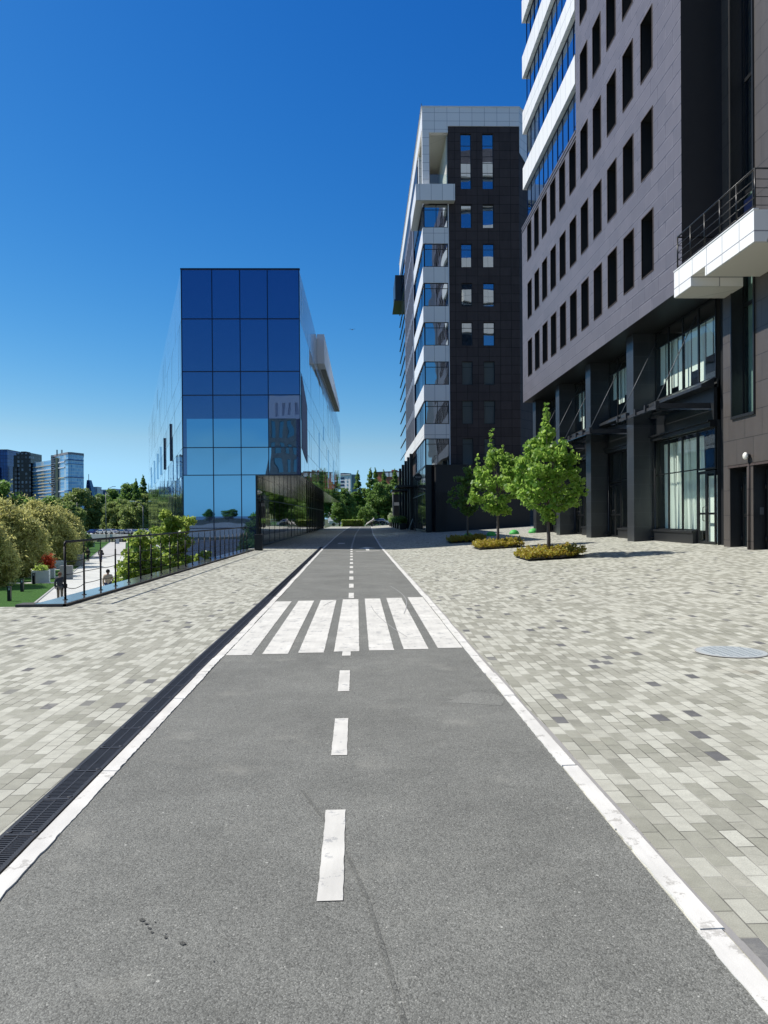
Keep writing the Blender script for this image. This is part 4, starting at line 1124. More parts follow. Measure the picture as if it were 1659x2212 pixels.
def make_tree(name, label, cat, loc, H, trunk_h, env, ncl, nleaf, lsize, lmat, bmat=None, tr=.06, clr=.3, group=None, shape='diamond', limbs=14, spikes=(), flat=.2, aspect=1.0, zsq=.7, lean=0.0, fill=.35, tail=0.0):
    root = thing(name, loc, label, cat, group)
    cl = clumps(ncl, env, trunk_h, H*.98, fill)
    for (sx, sy, sz0, sz1, sr) in spikes:
        for q in np.linspace(sz0, sz1, 7): cl.append((sx+random.gauss(0, .03), sy+random.gauss(0, .03), float(q), -sr*(1-.5*(q-sz0)/(sz1-sz0))))
    C_ = np.array([(c[0], c[1], c[2]) for c in cl]); rad = np.array([(-c[3] if c[3] < 0 else clr*random.uniform(.6, 1.25)) for c in cl])
    w = rad**2; w /= w.sum()
    idx = rng.choice(len(cl), nleaf, p=w)
    d = rng.normal(size=(nleaf, 3)); d /= np.linalg.norm(d, axis=1)[:, None]; d *= (rng.uniform(.15, 1, nleaf)**.5)[:, None]
    if tail: d *= (1+tail*np.abs(rng.normal(size=nleaf))**1.5)[:, None]
    d[:, 2] *= zsq
    P = C_[idx]+d*rad[idx][:, None]
    P[:, 0] += lean*P[:, 2]
    Q, k = quads(P, lsize, aspect, flat, shape)
    T = MB()
    T.tube([(0, 0, -.05), (.01+lean*trunk_h*.5, 0, trunk_h*.5), (lean*trunk_h, 0, trunk_h), (lean*H*.75, .0, H*.72)], [tr*1.15, tr, tr*.85, tr*.25], 8)
    for c in random.sample(cl, min(limbs, len(cl))):
        zb = trunk_h+(c[2]-trunk_h)*.45
        T.tube([(lean*zb, 0, zb), (c[0]*.5+lean*c[2], c[1]*.5, zb+(c[2]-zb)*.6), (c[0]+lean*c[2], c[1], c[2])], [tr*.42, tr*.25, tr*.08], 5, cap=False)
    me_t = T.obj('trunk', bmat or Mt['bark'], None); me_t.parent = root
    leaf_obj('crown', Q, k, lmat, root)
    return root
def ov(rmax, tmax=.4, p=1.0):
    return lambda t: rmax*max(.04, (math.sin(math.pi*min(1, (t/tmax)*.5)) if t < tmax else math.cos(math.pi/2*((t-tmax)/(1-tmax))**p)))

# street maples in orange beds
def zg(x, y): return gz(x, y)
t1 = make_tree('maple_tree', 'nearest young maple with tall leader beside the doors, in an orange bed', 'tree', (6.12, 25.6, zg(6.12, 25.6)), 4.55, 1.25,
   ov(1.22, .33, .9), 100, 5600, .12, Mt['leaf'], tr=.062, clr=.27, shape='hex', limbs=30, spikes=((0, 0, 4.1, 5.05, .20), (-.62, .1, 3.0, 3.75, .15), (-.95, 0, 2.4, 3.1, .15), (.85, .1, 2.6, 3.5, .17), (.45, -.2, 3.3, 3.9, .14)), group='maples in orange beds', lean=-.012)
t2 = make_tree('maple_tree', 'middle young maple of the row, its crown partly behind the nearest maple', 'tree', (5.92, 34.2, zg(5.92, 34.2)), 4.7, 1.35,
   ov(1.2, .42, .85), 85, 4300, .125, Mt['leaf'], tr=.06, clr=.28, shape='hex', limbs=26, spikes=((-.25, 0, 3.9, 5.2, .19), (-.85, 0, 3.0, 4.1, .16), (.8, 0, 2.9, 3.5, .17), (.3, .3, 3.6, 4.5, .15), (-1.1, .1, 2.0, 2.6, .2)), group='maples in orange beds')
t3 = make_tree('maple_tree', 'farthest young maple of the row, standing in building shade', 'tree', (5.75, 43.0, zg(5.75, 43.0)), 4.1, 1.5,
   ov(1.0, .4, 1.1), 50, 2000, .14, Mt['leaf2'], tr=.05, clr=.26, shape='hex', limbs=20, spikes=(), group='maples in orange beds')  # darker leaf colour puts the building's shade into this crown
for (cx, cy, wx, wy, lab) in ((6.12, 25.6, .95, 1.15, 'nearest low bed of orange and yellow shrubs around the tall maple'), (5.9, 34.2, .98, 1.15, 'middle low bed of orange and yellow shrubs'), (5.65, 42.9, 1.0, 1.1, 'farthest low shrub bed, olive and shaded by the glass building')):
    b0 = thing('shrub_bed', (cx, cy, zg(cx, cy)), lab, 'shrub bed', 'shrub beds around the maples')
    n = 7000
    P = np.stack([rng.uniform(-wx, wx, n), rng.uniform(-wy, wy, n), np.zeros(n)], 1)
    gx = rng.uniform(0, .05, n)
    hgt = .24+.13*np.sin(P[:, 0]*9+cy)*np.cos(P[:, 1]*7)+.05*np.sin(P[:, 0]*23)
    P[:, 2] = np.maximum(.03, hgt*rng.uniform(.2, 1, n)**.45+rng.uniform(-.02, .06, n)) + np.array([gz(cx+px_, cy)-gz(cx, cy) for px_ in P[:, 0]])
    Q, k = quads(P, .055, 1.1, 0)
    leaf_obj('foliage', Q, k, Mt['orange'], b0)
    s = MB(); s.add([(cx+wx*a, cy+wy*b_, gz(cx+wx*a, cy)+.05) for a, b_ in ((-1,-1),(1,-1),(1,1),(-1,1))], [(0,1,2,3)]); s.obj('soil', Mt['dirt'], b0)
# green half-ball bollards
for (px, py, lab) in ((1062, 1148.5, 'leftmost green half-ball, in the shade'), (1112, 1149, 'third green half-ball, in the sun right of the maple trunk'), (1012, 1147, 'green half-ball behind the far maple trunk'), (1154, 1150, 'green half-ball half hidden behind the first dark pier')):
    Y = 50.0; X = hx(px, Y); z = gz(X, Y)
    mb = MB(); mb.lathe((X, Y, z), [(.33*math.cos(a), .30*math.sin(a)) for a in np.linspace(0, math.pi/2-.02, 8)], 18)
    o = mb.obj('half_ball_bollard', Mt['green'], loc=(X, Y, z))
    lab = {1062: 'second green half-ball bollard, shaded, left of the sunlit one', 1112: 'bright sunlit green half-ball bollard between the two maple trunks', 1012: 'darkest green half-ball bollard behind the far maple trunk', 1154: 'green half-ball bollard peeking out beside the dark pier'}[px]
    tag(o, lab, 'bollard', 'green half-ball bollards')

# shrub between railing and glass building
for i, (px, Y, rr, zt, lab, mt) in enumerate(((385, 31.5, 1.75, 1.95, 'leafy bright green shrub right behind the railing, nearer the glass wall', 'leaf6'), (314, 29.5, 1.35, 1.15, 'leafy bright green shrub behind the railing, nearer the promenade', 'leaf6'))):
    x = hx(px, Y); z = -3.0
    make_tree('shrub', lab, 'shrub', (x, Y, z), zt-z, .6, lambda t, rr=rr: rr*(.75+.25*math.sin(t*6))*(1 if t < .85 else .55), 130, 11000, .12, Mt[mt], tr=.05, clr=.30, shape='hex', limbs=50, group='shrubs behind the railing', fill=.5)

# prototypes for far trees
random.seed(21)
def place(root, loc, s, rz, label, group, first, sz=None):
    o = root if first else copy_tree(root)
    o.location = loc; o.scale = (s, s, sz or s); o.rotation_euler = (0, 0, rz)
    tag(o, label, 'tree', group); return o
def round_env(t): return 3.6*math.sqrt(max(0, 1-(2*t-.85)**2/1.35))
P_round = make_tree('broadleaf_tree', 'x', 'tree', (0, 0, 0), 9, 1.6, round_env, 130, 11000, .34, Mt['leaf4'], Mt['barkd'], tr=.2, clr=.85, limbs=24)
P_dark = make_tree('broadleaf_tree', 'x', 'tree', (0, 0, 0), 10, 1.4, lambda t: 3.0*math.sqrt(max(.02, 1-t**1.8))*(.6+.4*min(1, t*4)), 120, 11000, .32, Mt['leaf2'], Mt['barkd'], tr=.2, clr=.75, limbs=24, fill=.45, tail=.2)
P_pop = make_tree('poplar_tree', 'x', 'tree', (0, 0, 0), 12, .9, lambda t: 1.6*(1-t)**.55*(.55+.45*min(1, t*5))+.08, 120, 9000, .26, Mt['leaf2'], Mt['bark'], tr=.16, clr=.5, limbs=24, spikes=((.15, 0, 11, 12.6, .3),), fill=.5)
P_wil = make_tree('willow_tree', 'x', 'tree', (0, 0, 0), 6.4, .25, lambda t: 3.4*math.sqrt(max(0.02, 1-(1.6*t-.45)**2*.95)), 420, 75000, .10, Mt['leaf3'], Mt['barkd'], tr=.14, clr=.55, limbs=60, aspect=3.4, fill=.5, flat=0, tail=.45, zsq=.9)
lst = {'round': (P_round, []), 'dark': (P_dark, []), 'pop': (P_pop, []), 'wil': (P_wil, [])}
used = set()
def T_(kind, X, Y, z, s, label, group, sz=None):
    root = lst[kind][0]; first = kind not in used; used.add(kind)
    return place(root, (X, Y, z), s, random.uniform(0, 6.28), label, group, first, sz)
G1 = 'willow bushes on the left lawn'
T_('wil', hx(-62, 57), 57, low(57), .9, 'olive willow bush cut by the left edge of the view', G1)
T_('wil', hx(14, 69), 69, low(69), 1.0, 'largest olive-yellow willow bush above the lawn, farthest left in front', G1)
T_('wil', hx(88, 86), 86, low(86), 1.08, 'olive-yellow willow bush whose right side meets the railing corner', G1)
T_('wil', hx(52, 98), 98, low(98), 1.2, 'tallest olive willow bush rising behind the front two', G1)
T_('wil', hx(128, 112), 112, low(112), 1.1, 'olive willow bush far behind, beside the flat-topped trees', G1)
T_('wil', hx(-20, 62), 62, low(62), .62, 'low olive willow bush filling the gap at the left edge', G1, .5)
T_('wil', hx(60, 76), 76, low(76), .72, 'low olive willow bush between the two front willows', G1, .58)
T_('wil', hx(120, 94), 94, low(94), .85, 'low olive willow bush nearest the red-leaved planter', G1, .75)
G2 = 'trees in front of and behind the bridge'
for i, (kind, px, Y, topy, s0, lab) in enumerate((
    ('dark', 15, 95, 1050, 9.6, 'dark green tree at the far left, below the blue tower'),
    ('dark', 75, 150, 1082, 9.6, 'dark green tree under the striped apartment tower'),
    ('dark', 118, 160, 1078, 9.6, 'dark bushy tree beneath the cream pier of the tower'),
    ('round', 177, 290, 1057, 9, 'large rounded pale green tree left of the lamp post, behind the bridge'),
    ('round', 150, 230, 1085, 9, 'rounded pale tree low between willow and bridge'),
    ('dark', 220, 300, 1072, 9.6, 'dark narrow tree between two rounded pale crowns'),
    ('round', 262, 280, 1080, 9, 'spreading pale green tree just behind the parked cars'),
    ('dark', 245, 330, 1062, 9.6, 'dark green tree behind the spreading pale one'),
    ('pop', 300, 310, 1038, 12.3, 'tall pointed dark tree just left of the glass building'),
    ('pop', 312, 330, 1030, 12.3, 'tallest pointed tree partly hidden by the glass building'),
    ('dark', 285, 320, 1050, 9.6, 'dense dark tree left of the pointed ones'),
    ('round', 300, 270, 1082, 9, 'low pale crown touching the mirrored wall'),
    ('round', 330, 330, 1062, 9, 'pale crown seen as a sliver beside the mirrored wall'))):
    X = hx(px, Y); zb = -6.4; zt = hz(px, topy, Y)
    s = (zt-zb)/s0
    T_(kind, X, Y, zb, s, lab, G2)
# pruned dark hedge-trees beside the promenade
for (px, Y, zt, lab) in ((190, 118, -.2, 'flat-topped dark green tree overhanging the promenade benches'), (215, 140, -.7, 'second flat-topped dark tree, nearer the bridge')):
    zb = low(Y); X = pl(Y)-2.2
    T_('dark', X, Y, zb, (zt-zb)/9.6*1.25, lab, 'flat-topped trees by the promenade', (zt-zb)/9.6)
# trees at the end of the street
G3 = 'trees at the end of the street'
for (kind, px, Y, topy, s0, lab) in (
    ('pop', 773, 172, 1018, 12.5, 'tall pointed poplar in front of the white flats'),
    ('dark', 745, 160, 1058, 9.6, 'dark tree beside the end of the mirrored wall'),
    ('dark', 733, 150, 1078, 9.6, 'low dark tree under the mirrored overhang'),
    ('pop', 802, 170, 1012, 12.5, 'tall poplar left of the red-topped flats'),
    ('pop', 812, 182, 1012, 12.5, 'slim poplar crossing the red-topped flats'),
    ('dark', 818, 165, 1046, 9.6, 'broad dark tree filling the street end'),
    ('pop', 830, 186, 1016, 12.5, 'poplar against the right half of the red-topped flats'),
    ('dark', 840, 172, 1050, 9.6, 'broad dark tree right of the street end'),
    ('pop', 852, 178, 1014, 12.5, 'poplar just left of the dark tower edge'),
    ('dark', 862, 165, 1054, 9.6, 'dark tree meeting the edge of the dark tower'),
    ('round', 758, 195, 1070, 9, 'paler round tree behind the poplars'),
    ('dark', 786, 190, 1058, 9.6, 'tree in the gap between two poplars'),
    ('dark', 880, 175, 1035, 9.6, 'tree behind the tower shopfront columns'),
    ('pop', 905, 180, 1010, 12.5, 'poplar hidden behind the dark tower'),
    ('dark', 700, 185, 1040, 9.6, 'tree behind the mirrored building end')):
    X = hx(px, Y); zb = -.02; s = (hz(px, topy, Y)-zb)/s0
    T_(kind, X, Y, zb, s, lab, G3, None)
bt = make_tree('round_shrub', 'dense green ball-shaped shrub at the street end behind the statue', 'shrub', (hx(792, 148), 148, 0), 3.9, .5, lambda t: 1.75*math.sqrt(max(.02, 1-(2*t-.9)**2)), 70, 7000, .17, Mt['leaf2'], tr=.08, clr=.5, limbs=12)
bt = make_tree('round_shrub', 'silvery pale ball-shaped shrub beside the tower shopfront', 'shrub', (hx(859, 140), 140, 0), 3.6, .4, lambda t: 1.6*math.sqrt(max(.02, 1-(2*t-.9)**2)), 70, 7000, .15, Mt['leaf7'], tr=.08, clr=.45, limbs=12)
# clipped hedge
hd = thing('clipped_hedge', (hx(762, 143), 143, 0), 'low clipped green hedge where the path bends', 'hedge')
n = 5000; P = rng.uniform(-1, 1, (n, 3)); ax_ = rng.integers(0, 3, n); P[np.arange(n), ax_] = np.sign(P[np.arange(n), ax_])
P = P*np.array([1.9, .8, .62])*(1+rng.normal(0, .03, (n, 1)))+np.array([0, 0, .62]); Q, k = quads(P, .16); leaf_obj('foliage', Q, k, Mt['leaf6'], hd)
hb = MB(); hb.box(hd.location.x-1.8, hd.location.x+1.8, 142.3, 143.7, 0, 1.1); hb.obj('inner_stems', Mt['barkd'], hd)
# low shrubs in dark boxes along the tower shopfront
for k in range(6):
    Y = 92+7*k; X = 4.6
    pb = thing('shop_planter', (X, Y, gz(X, Y)), 'x', 'planter', 'dark planters along the tower shopfront')
    tag(pb, ['nearest', 'second', 'third', 'fourth', 'fifth', 'farthest'][k]+' dark planter box with clipped shrub along the tower shopfront', 'planter')
    mb = MB(); z = gz(X, Y); mb.box(X-.4, X+.4, Y-.8, Y+.8, z, z+.75); mb.obj('box', Mt['black'], pb)
    n = 700; P = rng.normal(size=(n, 3))*np.array([.25, .5, .2])+np.array([0, 0, 1.05]); Q, kk = quads(P, .14); leaf_obj('foliage', Q, kk, Mt['leaf2'], pb)

# far-left street end objects: fence, cars, statue
fw_ = thing('park_fence', (2, 150, 0), 'low white metal park fence across the street end', 'fence')
mb = MB()
for X in np.arange(-9, 9, 1.2):
    X = float(X); mb.bar((X, 150, 0), (X, 150, 1.05), .06); mb.bar((X, 150, .2), (X+1.2, 150, 1.0), .03); mb.bar((X, 150, 1.0), (X+1.2, 150, .2), .03)
mb.bar((-9, 150, 1.0), (9.2, 150, 1.0), .05); mb.bar((-9, 150, .2), (9.2, 150, .2), .04); mb.obj('rails', Mt['whiteplain'], fw_)

def car(loc, rz, col, label, group, s=1.0):
    root = thing('parked_car', (0,0,0), label, 'car', group)
    prof = [(-2.1, .35), (-2.15, .75), (-1.95, .95), (-1.5, 1.02), (-.95, 1.42), (.55, 1.45), (1.15, 1.0), (1.95, .85), (2.15, .6), (2.1, .32)]
    b = MB()
    for sgn, yv in ((-1, -.85), (1, .85)):
        pass
    n = len(prof)
    V = [(x, -.86 if z < 1.1 else -.68, z) for x, z in prof]+[(x, .86 if z < 1.1 else .68, z) for x, z in prof]
    b.add(V, [tuple(range(n-1,-1,-1)), tuple(range(n, 2*n))]+[(i, (i+1)%n, n+(i+1)%n, n+i) for i in range(n)])
    b.obj('body', col, root)
    g = MB()
    for sg_ in (-1, 1):
        yy_ = sg_*.80
        g.add([(-1.35, sg_*.875, 1.04), (1.02, sg_*.875, 1.04), (.5, sg_*.73, 1.38), (-.9, sg_*.73, 1.38)], [(0,1,2,3)])
    g.add([(-1.47, -.7, 1.06), (-1.47, .7, 1.06), (-.99, .6, 1.41), (-.99, -.6, 1.41)], [(0,1,2,3)])
    g.add([(1.16, -.7, 1.03), (1.16, .7, 1.03), (.63, .6, 1.42), (.63, -.6, 1.42)], [(0,1,2,3)])
    g.obj('windows', Mt['winglass'], root)
    for x in (-1.3, 1.3):
        for y in (-.8, .8):
            w_ = MB(); w_.lathe((x, y-.1, .32), [(.32, 0), (.33, .05), (.33, .15), (.3, .2)], 12, axis='y'); w_.obj('wheel', Mt['dirt'], root)
    root.location = loc; root.rotation_euler = (0, 0, rz); root.scale = (s, s, s)
    return root
cc = {k: simple('car_paint_'+k, c, .25, .1, .02) for k, c in dict(white=(.75,.75,.75), blue=(.02,.04,.22), silver=(.45,.46,.48), black=(.02,.02,.025), teal=(.04,.10,.16)).items()}
DK = -3.0
bdv = Vector((math.cos(R(32)), -math.sin(R(32)), 0)); bnv = Vector((math.sin(R(32)), math.cos(R(32)), 0))
def bpt(px, off=0.0):
    """point on the bridge line seen in the direction px, moved `off` metres across the deck"""
    m_ = (px-785.4)/1680
    t = (m_*(250+off*bnv.y)+82-off*bnv.x)/(bdv.x-m_*bdv.y)
    return Vector((-82, 250, 0))+bdv*t+bnv*off
cars = [(208, 'blue', 'dark blue car, leftmost on the bridge'), (217, 'black', 'black car right beside the leftmost blue one on the bridge'), (225, 'white', 'white car behind the bridge railing, left of the teal one'), (235, 'teal', 'dark teal car among the white cars on the bridge'), (245, 'white', 'tall white car near the middle lamp on the bridge'), (258, 'black', 'black car just left of the tall lamp post'), (272, 'silver', 'silver car right of the tall lamp post'), (286, 'white', 'white car near the right end of the bridge row'), (300, 'silver', 'silver car last before the shrub tops'), (316, 'white', 'white car partly hidden by shrub tops')]
for i, (px, c, lab) in enumerate(cars):
    q = bpt(px, 2.2+3*(i % 2))
    car((q.x, q.y, DK), R(-32)+R(random.choice([0, 180])), cc[c], lab+', seen far off', 'cars on the bridge', 1.05+.1*(i in (4, 9)))
for (px, c, lab) in ((735, 'white', 'white car behind the park fence on the left'), (822, 'white', 'white car behind the park fence on the right'), (812, 'black', 'black car beside the white one behind the fence')):
    car((hx(px, 155), 155, 0), 0, cc[c], lab, 'cars at the street end')
br = thing('bridge', (-82, 250, DK), 'pale concrete road bridge crossing over the promenade', 'bridge')
mb = MB(); c0 = Vector((-82, 250, 0)); mid = c0+bnv*5.5
mb.obox((mid.x, mid.y, DK-.7), bdv*75, bnv*5.8, (0, 0, .7)); mb.obj('deck', Mt['conc_w'], br)
mb = MB()
for k in range(-36, 37):
    q = c0+bdv*(2*k)+bnv*.1; mb.obox((q.x, q.y, DK+.5), bdv*.06, bnv*.06, (0, 0, .5))
for zz, hh_ in ((1.02, .05), (.5, .03)): mb.obox((c0.x+bnv.x*.1, c0.y+bnv.y*.1, DK+zz), bdv*73, bnv*.05, (0, 0, hh_))
mb.obj('railing', Mt['iron'], br)
for k in (-22, 6, 34):
    q = mid+bdv*k; mb = MB(); mb.obox((q.x, q.y, (DK-8.6)/2-.3), bdv*.6, bnv*5, (0, 0, (-DK+4.5)/2)); mb.obj('pier', Mt['conc'], br)
# lamps
def lamp(px, Y, zb, topy, lab, arms):
    X = hx(px, Y); H_ = hz(px, topy, Y)-zb
    root = thing('street_lamp', (X, Y, zb), lab, 'street lamp', 'street lamps')
    m = MB(); m.tube([(X, Y, zb), (X, Y, zb+H_*.9)], [.16, .09], 8); m.obj('pole', Mt['steel'], root)
    for sg_ in arms:
        m = MB(); m.tube([(X, Y, zb+H_*.88), (X+sg_*.8, Y, zb+H_*.97), (X+sg_*2.2, Y, zb+H_)], .07, 6); m.obj('arm', Mt['steel'], root)
        m = MB(); m.obox((X+sg_*2.6, Y, zb+H_+.02), (.55, 0, 0), (0, .2, 0), (0, 0, .09)); m.obj('lamp_head', Mt['whiteplain'], root)
lamp(234, 249, -7, 1052, 'tall grey street lamp with two arms rising through the bridge', (1, -1) if False else (1,))
lamp(173, 251, -3.0, 1078, 'plain thin grey lamp post left of the rounded tree crown', ())
lamp(121, 200, -5, 1037, 'street lamp with one arm in front of the striped tower', (1, -1))
lamp(313, 190, -5, 1083, 'short street lamp beside the mirrored wall', (-1,))
# tall black mesh posts right of the promenade
gt = thing('goal_frame', (-30, 100, low(100)), 'row of tall thin black posts beside the promenade', 'posts')
mb = MB()
for k in range(5):
    Y = 84+9*k; X = pr(Y)+.9; mb.bar((X, Y, low(Y)), (X, Y, low(Y)+3.4), .07)
    if k == 0: mb.bar((X, Y, low(Y)+3.4), (X-.0, Y+36, low(Y+36)+3.4), .06)
mb.obj('posts', Mt['black'], gt)

# planters, benches and bollard lights by the promenade
def ground_at(px, py):
    Y = 60.0
    for _ in range(30): Y = (EYE-low(Y))*1680/(py-(1118.2-.0079*(px-785.4)))
    return hx(px, Y), Y
G5 = 'concrete planter boxes by the promenade'
for (px, py, w_, d_, h_, mt, plant, lab) in (
    (95, 1257, 1.25, 1.0, .95, 'conc_w', 'leaf6', 'white concrete box beside the lawn, nearest in view'),
    (111, 1247, 1.0, .9, .8, 'conc_w', 'redleaf', 'pale concrete planter with a flaming red bush'),
    (149, 1250, 1.0, .5, 1.1, 'conc', None, 'grey concrete block just behind the walker in the dark jacket'),
    (137, 1227, 1.1, .6, .8, 'conc_w', None, 'pale box half hidden by the first railing post'),
    (148, 1218, 1.0, .6, .8, 'conc_w', None, 'smaller pale box behind the first railing post'),
    (176, 1222, 1.0, .6, 1.25, 'conc', None, 'tall grey block left of the promenade near the second post'),
    (174, 1190, 1.3, .8, .8, 'conc_w', None, 'pale block where a person in black sits'),
    (191, 1190, 1.0, .8, .9, 'conc_w', None, 'pale block beyond the seated person'),
    (203, 1181, 1.3, .8, 1.2, 'conc', None, 'grey block in mid distance on the left side of the promenade'),
    (219, 1170, 1.3, .8, 1.1, 'conc', None, 'grey block far down the left side of the promenade'),
    (228, 1162, 1.5, .8, 1.2, 'conc', None, 'farthest grey block on the left side of the promenade'),
    (257, 1174, 1.2, .8, 1.3, 'conc_w', None, 'pale block on the right side of the promenade')):
    X, Y = ground_at(px, py); z = low(Y)
    root = thing('concrete_planter', (X, Y, z), lab, 'planter', G5)
    m = MB(); c, s_ = math.cos(.29), math.sin(.29)
    A = Vector((c, s_, 0)); Bv = Vector((-s_, c, 0))
    if plant:
        for (aa, bb, la_, lb) in ((-w_/2+.05, 0, .05, d_/2), (w_/2-.05, 0, .05, d_/2), (0, -d_/2+.05, w_/2-.1, .05), (0, d_/2-.05, w_/2-.1, .05)):
            m.obox(Vector((X, Y, z+h_/2))+A*aa+Bv*bb, A*la_, Bv*lb, (0, 0, h_/2))
        m.obox((X, Y, z+h_*.42), A*(w_/2-.1), Bv*(d_/2-.1), (0, 0, h_*.42))
        m.obj('box', Mt[mt], root)
        n = 1500 if plant == 'redleaf' else 500
        P = rng.normal(size=(n, 3))*np.array([.22, .2, .32 if plant == 'redleaf' else .14])+np.array([0, 0, h_+(.45 if plant == 'redleaf' else .1)])
        Q, k = quads(P, .10, 1.6); leaf_obj('bush', Q, k, Mt[plant], root)
    else:
        m.obox((X, Y, z+h_/2), A*(w_/2), Bv*(d_/2), (0, 0, h_/2)); m.obox((X, Y, z+h_+.015), A*(w_/2-.04), Bv*(d_/2-.04), (0, 0, .015))
        m.obj('block', Mt[mt], root)
for (px, py, lab) in ((28, 1296, 'nearest black bollard light on the lawn at far left'), (55, 1276, 'second black bollard light on the lawn'), (80, 1260, 'third black bollard light, against the white box'), (157, 1222, 'small black bollard light near the pale boxes'), (150, 1199, 'tiny black bollard light on the far lawn')):
    X, Y = ground_at(px, py); z = low(Y)
    root = thing('bollard_light', (X, Y, z), lab, 'bollard light', 'bollard lights on the lawn')
    m = MB(); m.box(X-.09, X+.09, Y-.09, Y+.09, z, z+.62); m.box(X-.09, X-.06, Y-.09, Y+.09, z+.62, z+.78); m.box(X+.06, X+.09, Y-.09, Y+.09, z+.62, z+.78); m.box(X-.1, X+.1, Y-.1, Y+.1, z+.78, z+.83); m.obj('body', Mt['black'], root)
    m = MB(); m.box(X-.04, X+.04, Y-.04, Y+.04, z+.62, z+.78); m.obj('lens', Mt['cream'], root)

# ------------------------------------------------------------------ people
skin = simple('skin', (.42, .25, .17), .55, 0, .05)
def skinned(name, verts, edges, radii, mat, parent, rootv=0, sub=1):
    me = bpy.data.meshes.new(name); me.from_pydata([tuple(v) for v in verts], edges, []); me.update()
    ob_ = bpy.data.objects.new(name, me); COL.objects.link(ob_)
    m = ob_.modifiers.new('s', 'SKIN')
    for i, rr_ in enumerate(radii):
        sv = me.skin_vertices[0].data[i]
        sv.radius = rr_ if isinstance(rr_, tuple) else (rr_, rr_)
        sv.use_root = (i == rootv)
    m.use_smooth_shade = True
    s = ob_.modifiers.new('d', 'SUBSURF'); s.levels = sub; s.render_levels = sub
    dg = bpy.context.evaluated_depsgraph_get(); me2 = bpy.data.meshes.new_from_object(ob_.evaluated_get(dg))
    bpy.data.objects.remove(ob_)
    me2.name = name; me2.materials.clear(); me2.materials.append(mat)
    o = bpy.data.objects.new(name, me2); COL.objects.link(o); o.parent = parent
    return o
def person(loc, rz, label, top, legs, hairc, H_=1.72, coat=0.0, stride=.28, sit=False, bag=None, group=None, lean=0.0):
    root = thing('person', (0,0,0), label, 'person', group)
    s = H_/1.75
    if sit:
        J = dict(pel=(0,.0,.52), che=(0,-.06,.98), nec=(0,-.06,1.12), hea=(0,-.02,1.27), hl=(-.1,0,.5), kl=(-.14,.42,.5), al=(-.14,.45,.1), tl=(-.15,.6,.04), hr=(.1,0,.5), kr=(.14,.42,.5), ar=(.14,.45,.1), tr=(.15,.6,.04),
                 sl=(-.19,-.06,1.03), el=(-.26,.05,.78), wl=(-.16,.26,.62), sr=(.19,-.06,1.03), er=(.26,.05,.78), wr=(.16,.26,.62))
    else:
        st = stride
        J = dict(pel=(0,0,.95), che=(0,lean*.5,1.30), nec=(0,lean*.8,1.47), hea=(0,lean+.02,1.63), hl=(-.1,0,.9), kl=(-.1,st*.65,.5), al=(-.1,st*.75,.09), tl=(-.1,st*.75+.15,.03), hr=(.1,0,.9), kr=(.1,-st*.1,.48), ar=(.1,-st*.9,.13), tr=(.1,-st*.9+.13,.03),
                 sl=(-.19,lean*.6,1.40), el=(-.25,-.08,1.14), wl=(-.24,.04,.90), sr=(.19,lean*.6,1.40), er=(.25,.06,1.14), wr=(.23,.2,.93))
    J['fl'] = tuple(np.array(J['wl'])+np.array((0, .03, -.11))); J['fr'] = tuple(np.array(J['wr'])+np.array((0, .03, -.11)))
    names = list(J); ix = {k: i for i, k in enumerate(names)}
    V = [tuple(np.array(J[k])*s) for k in names]
    E_ = [('pel','che'),('che','nec'),('nec','hea'),('pel','hl'),('hl','kl'),('kl','al'),('al','tl'),('pel','hr'),('hr','kr'),('kr','ar'),('ar','tr'),('che','sl'),('sl','el'),('el','wl'),('wl','fl'),('che','sr'),('sr','er'),('er','wr'),('wr','fr')]
    rad = dict(pel=.13, che=.13, nec=.055, hea=.10, hl=.09, kl=.06, al=.04, tl=.035, hr=.09, kr=.06, ar=.04, tr=.035, sl=.065, el=.045, wl=.032, fl=.03, sr=.065, er=.045, wr=.032, fr=.03)
    skinned('body', V, [(ix[a], ix[b_]) for a, b_ in E_], [rad[k]*s for k in names], skin, root)
    # jacket
    tn = ['pel','che','nec','sl','el','wl','sr','er','wr']+(['hem'] if coat else [])
    if coat: J['hem'] = (0, .02, .95-coat)
    ti = {k: i for i, k in enumerate(tn)}
    tr_ = dict(pel=(.175,.14), che=(.18,.15), nec=(.075,.075), sl=(.09,.09), el=.068, wl=.055, sr=(.09,.09), er=.068, wr=.055, hem=(.20,.15))
    TE = [('pel','che'),('che','nec'),('che','sl'),('sl','el'),('el','wl'),('che','sr'),('sr','er'),('er','wr')]+([('pel','hem')] if coat else [])
    JJ = dict(J); JJ['nec'] = tuple(np.array(J['nec'])-np.array((0,0,.03)))
    skinned('jacket', [tuple(np.array(JJ[k])*s) for k in tn], [(ti[a], ti[b_]) for a, b_ in TE], [(tuple(q*s for q in tr_[k]) if isinstance(tr_[k], tuple) else tr_[k]*s) for k in tn], top, root)
    ln = ['pel','hl','kl','al','hr','kr','ar']; li = {k: i for i, k in enumerate(ln)}
    lr = dict(pel=.145, hl=.11, kl=.083, al=.075, hr=.11, kr=.083, ar=.075)
    skinned('trousers', [tuple(np.array(J[k])*s) for k in ln], [(li[a], li[b_]) for a, b_ in [('pel','hl'),('hl','kl'),('kl','al'),('pel','hr'),('hr','kr'),('kr','ar')]], [lr[k]*s for k in ln], legs, root)
    hh = np.array(J['hea'])*s
    m = MB(); m.lathe((hh[0], hh[1]-.015, hh[2]+.015), [(max(.002, .112*s*math.sqrt(max(0, 1-t*t))), .13*s*t) for t in np.linspace(-.55, 1, 8)], 12)
    h = m.obj('hair', hairc, None); h.parent = root
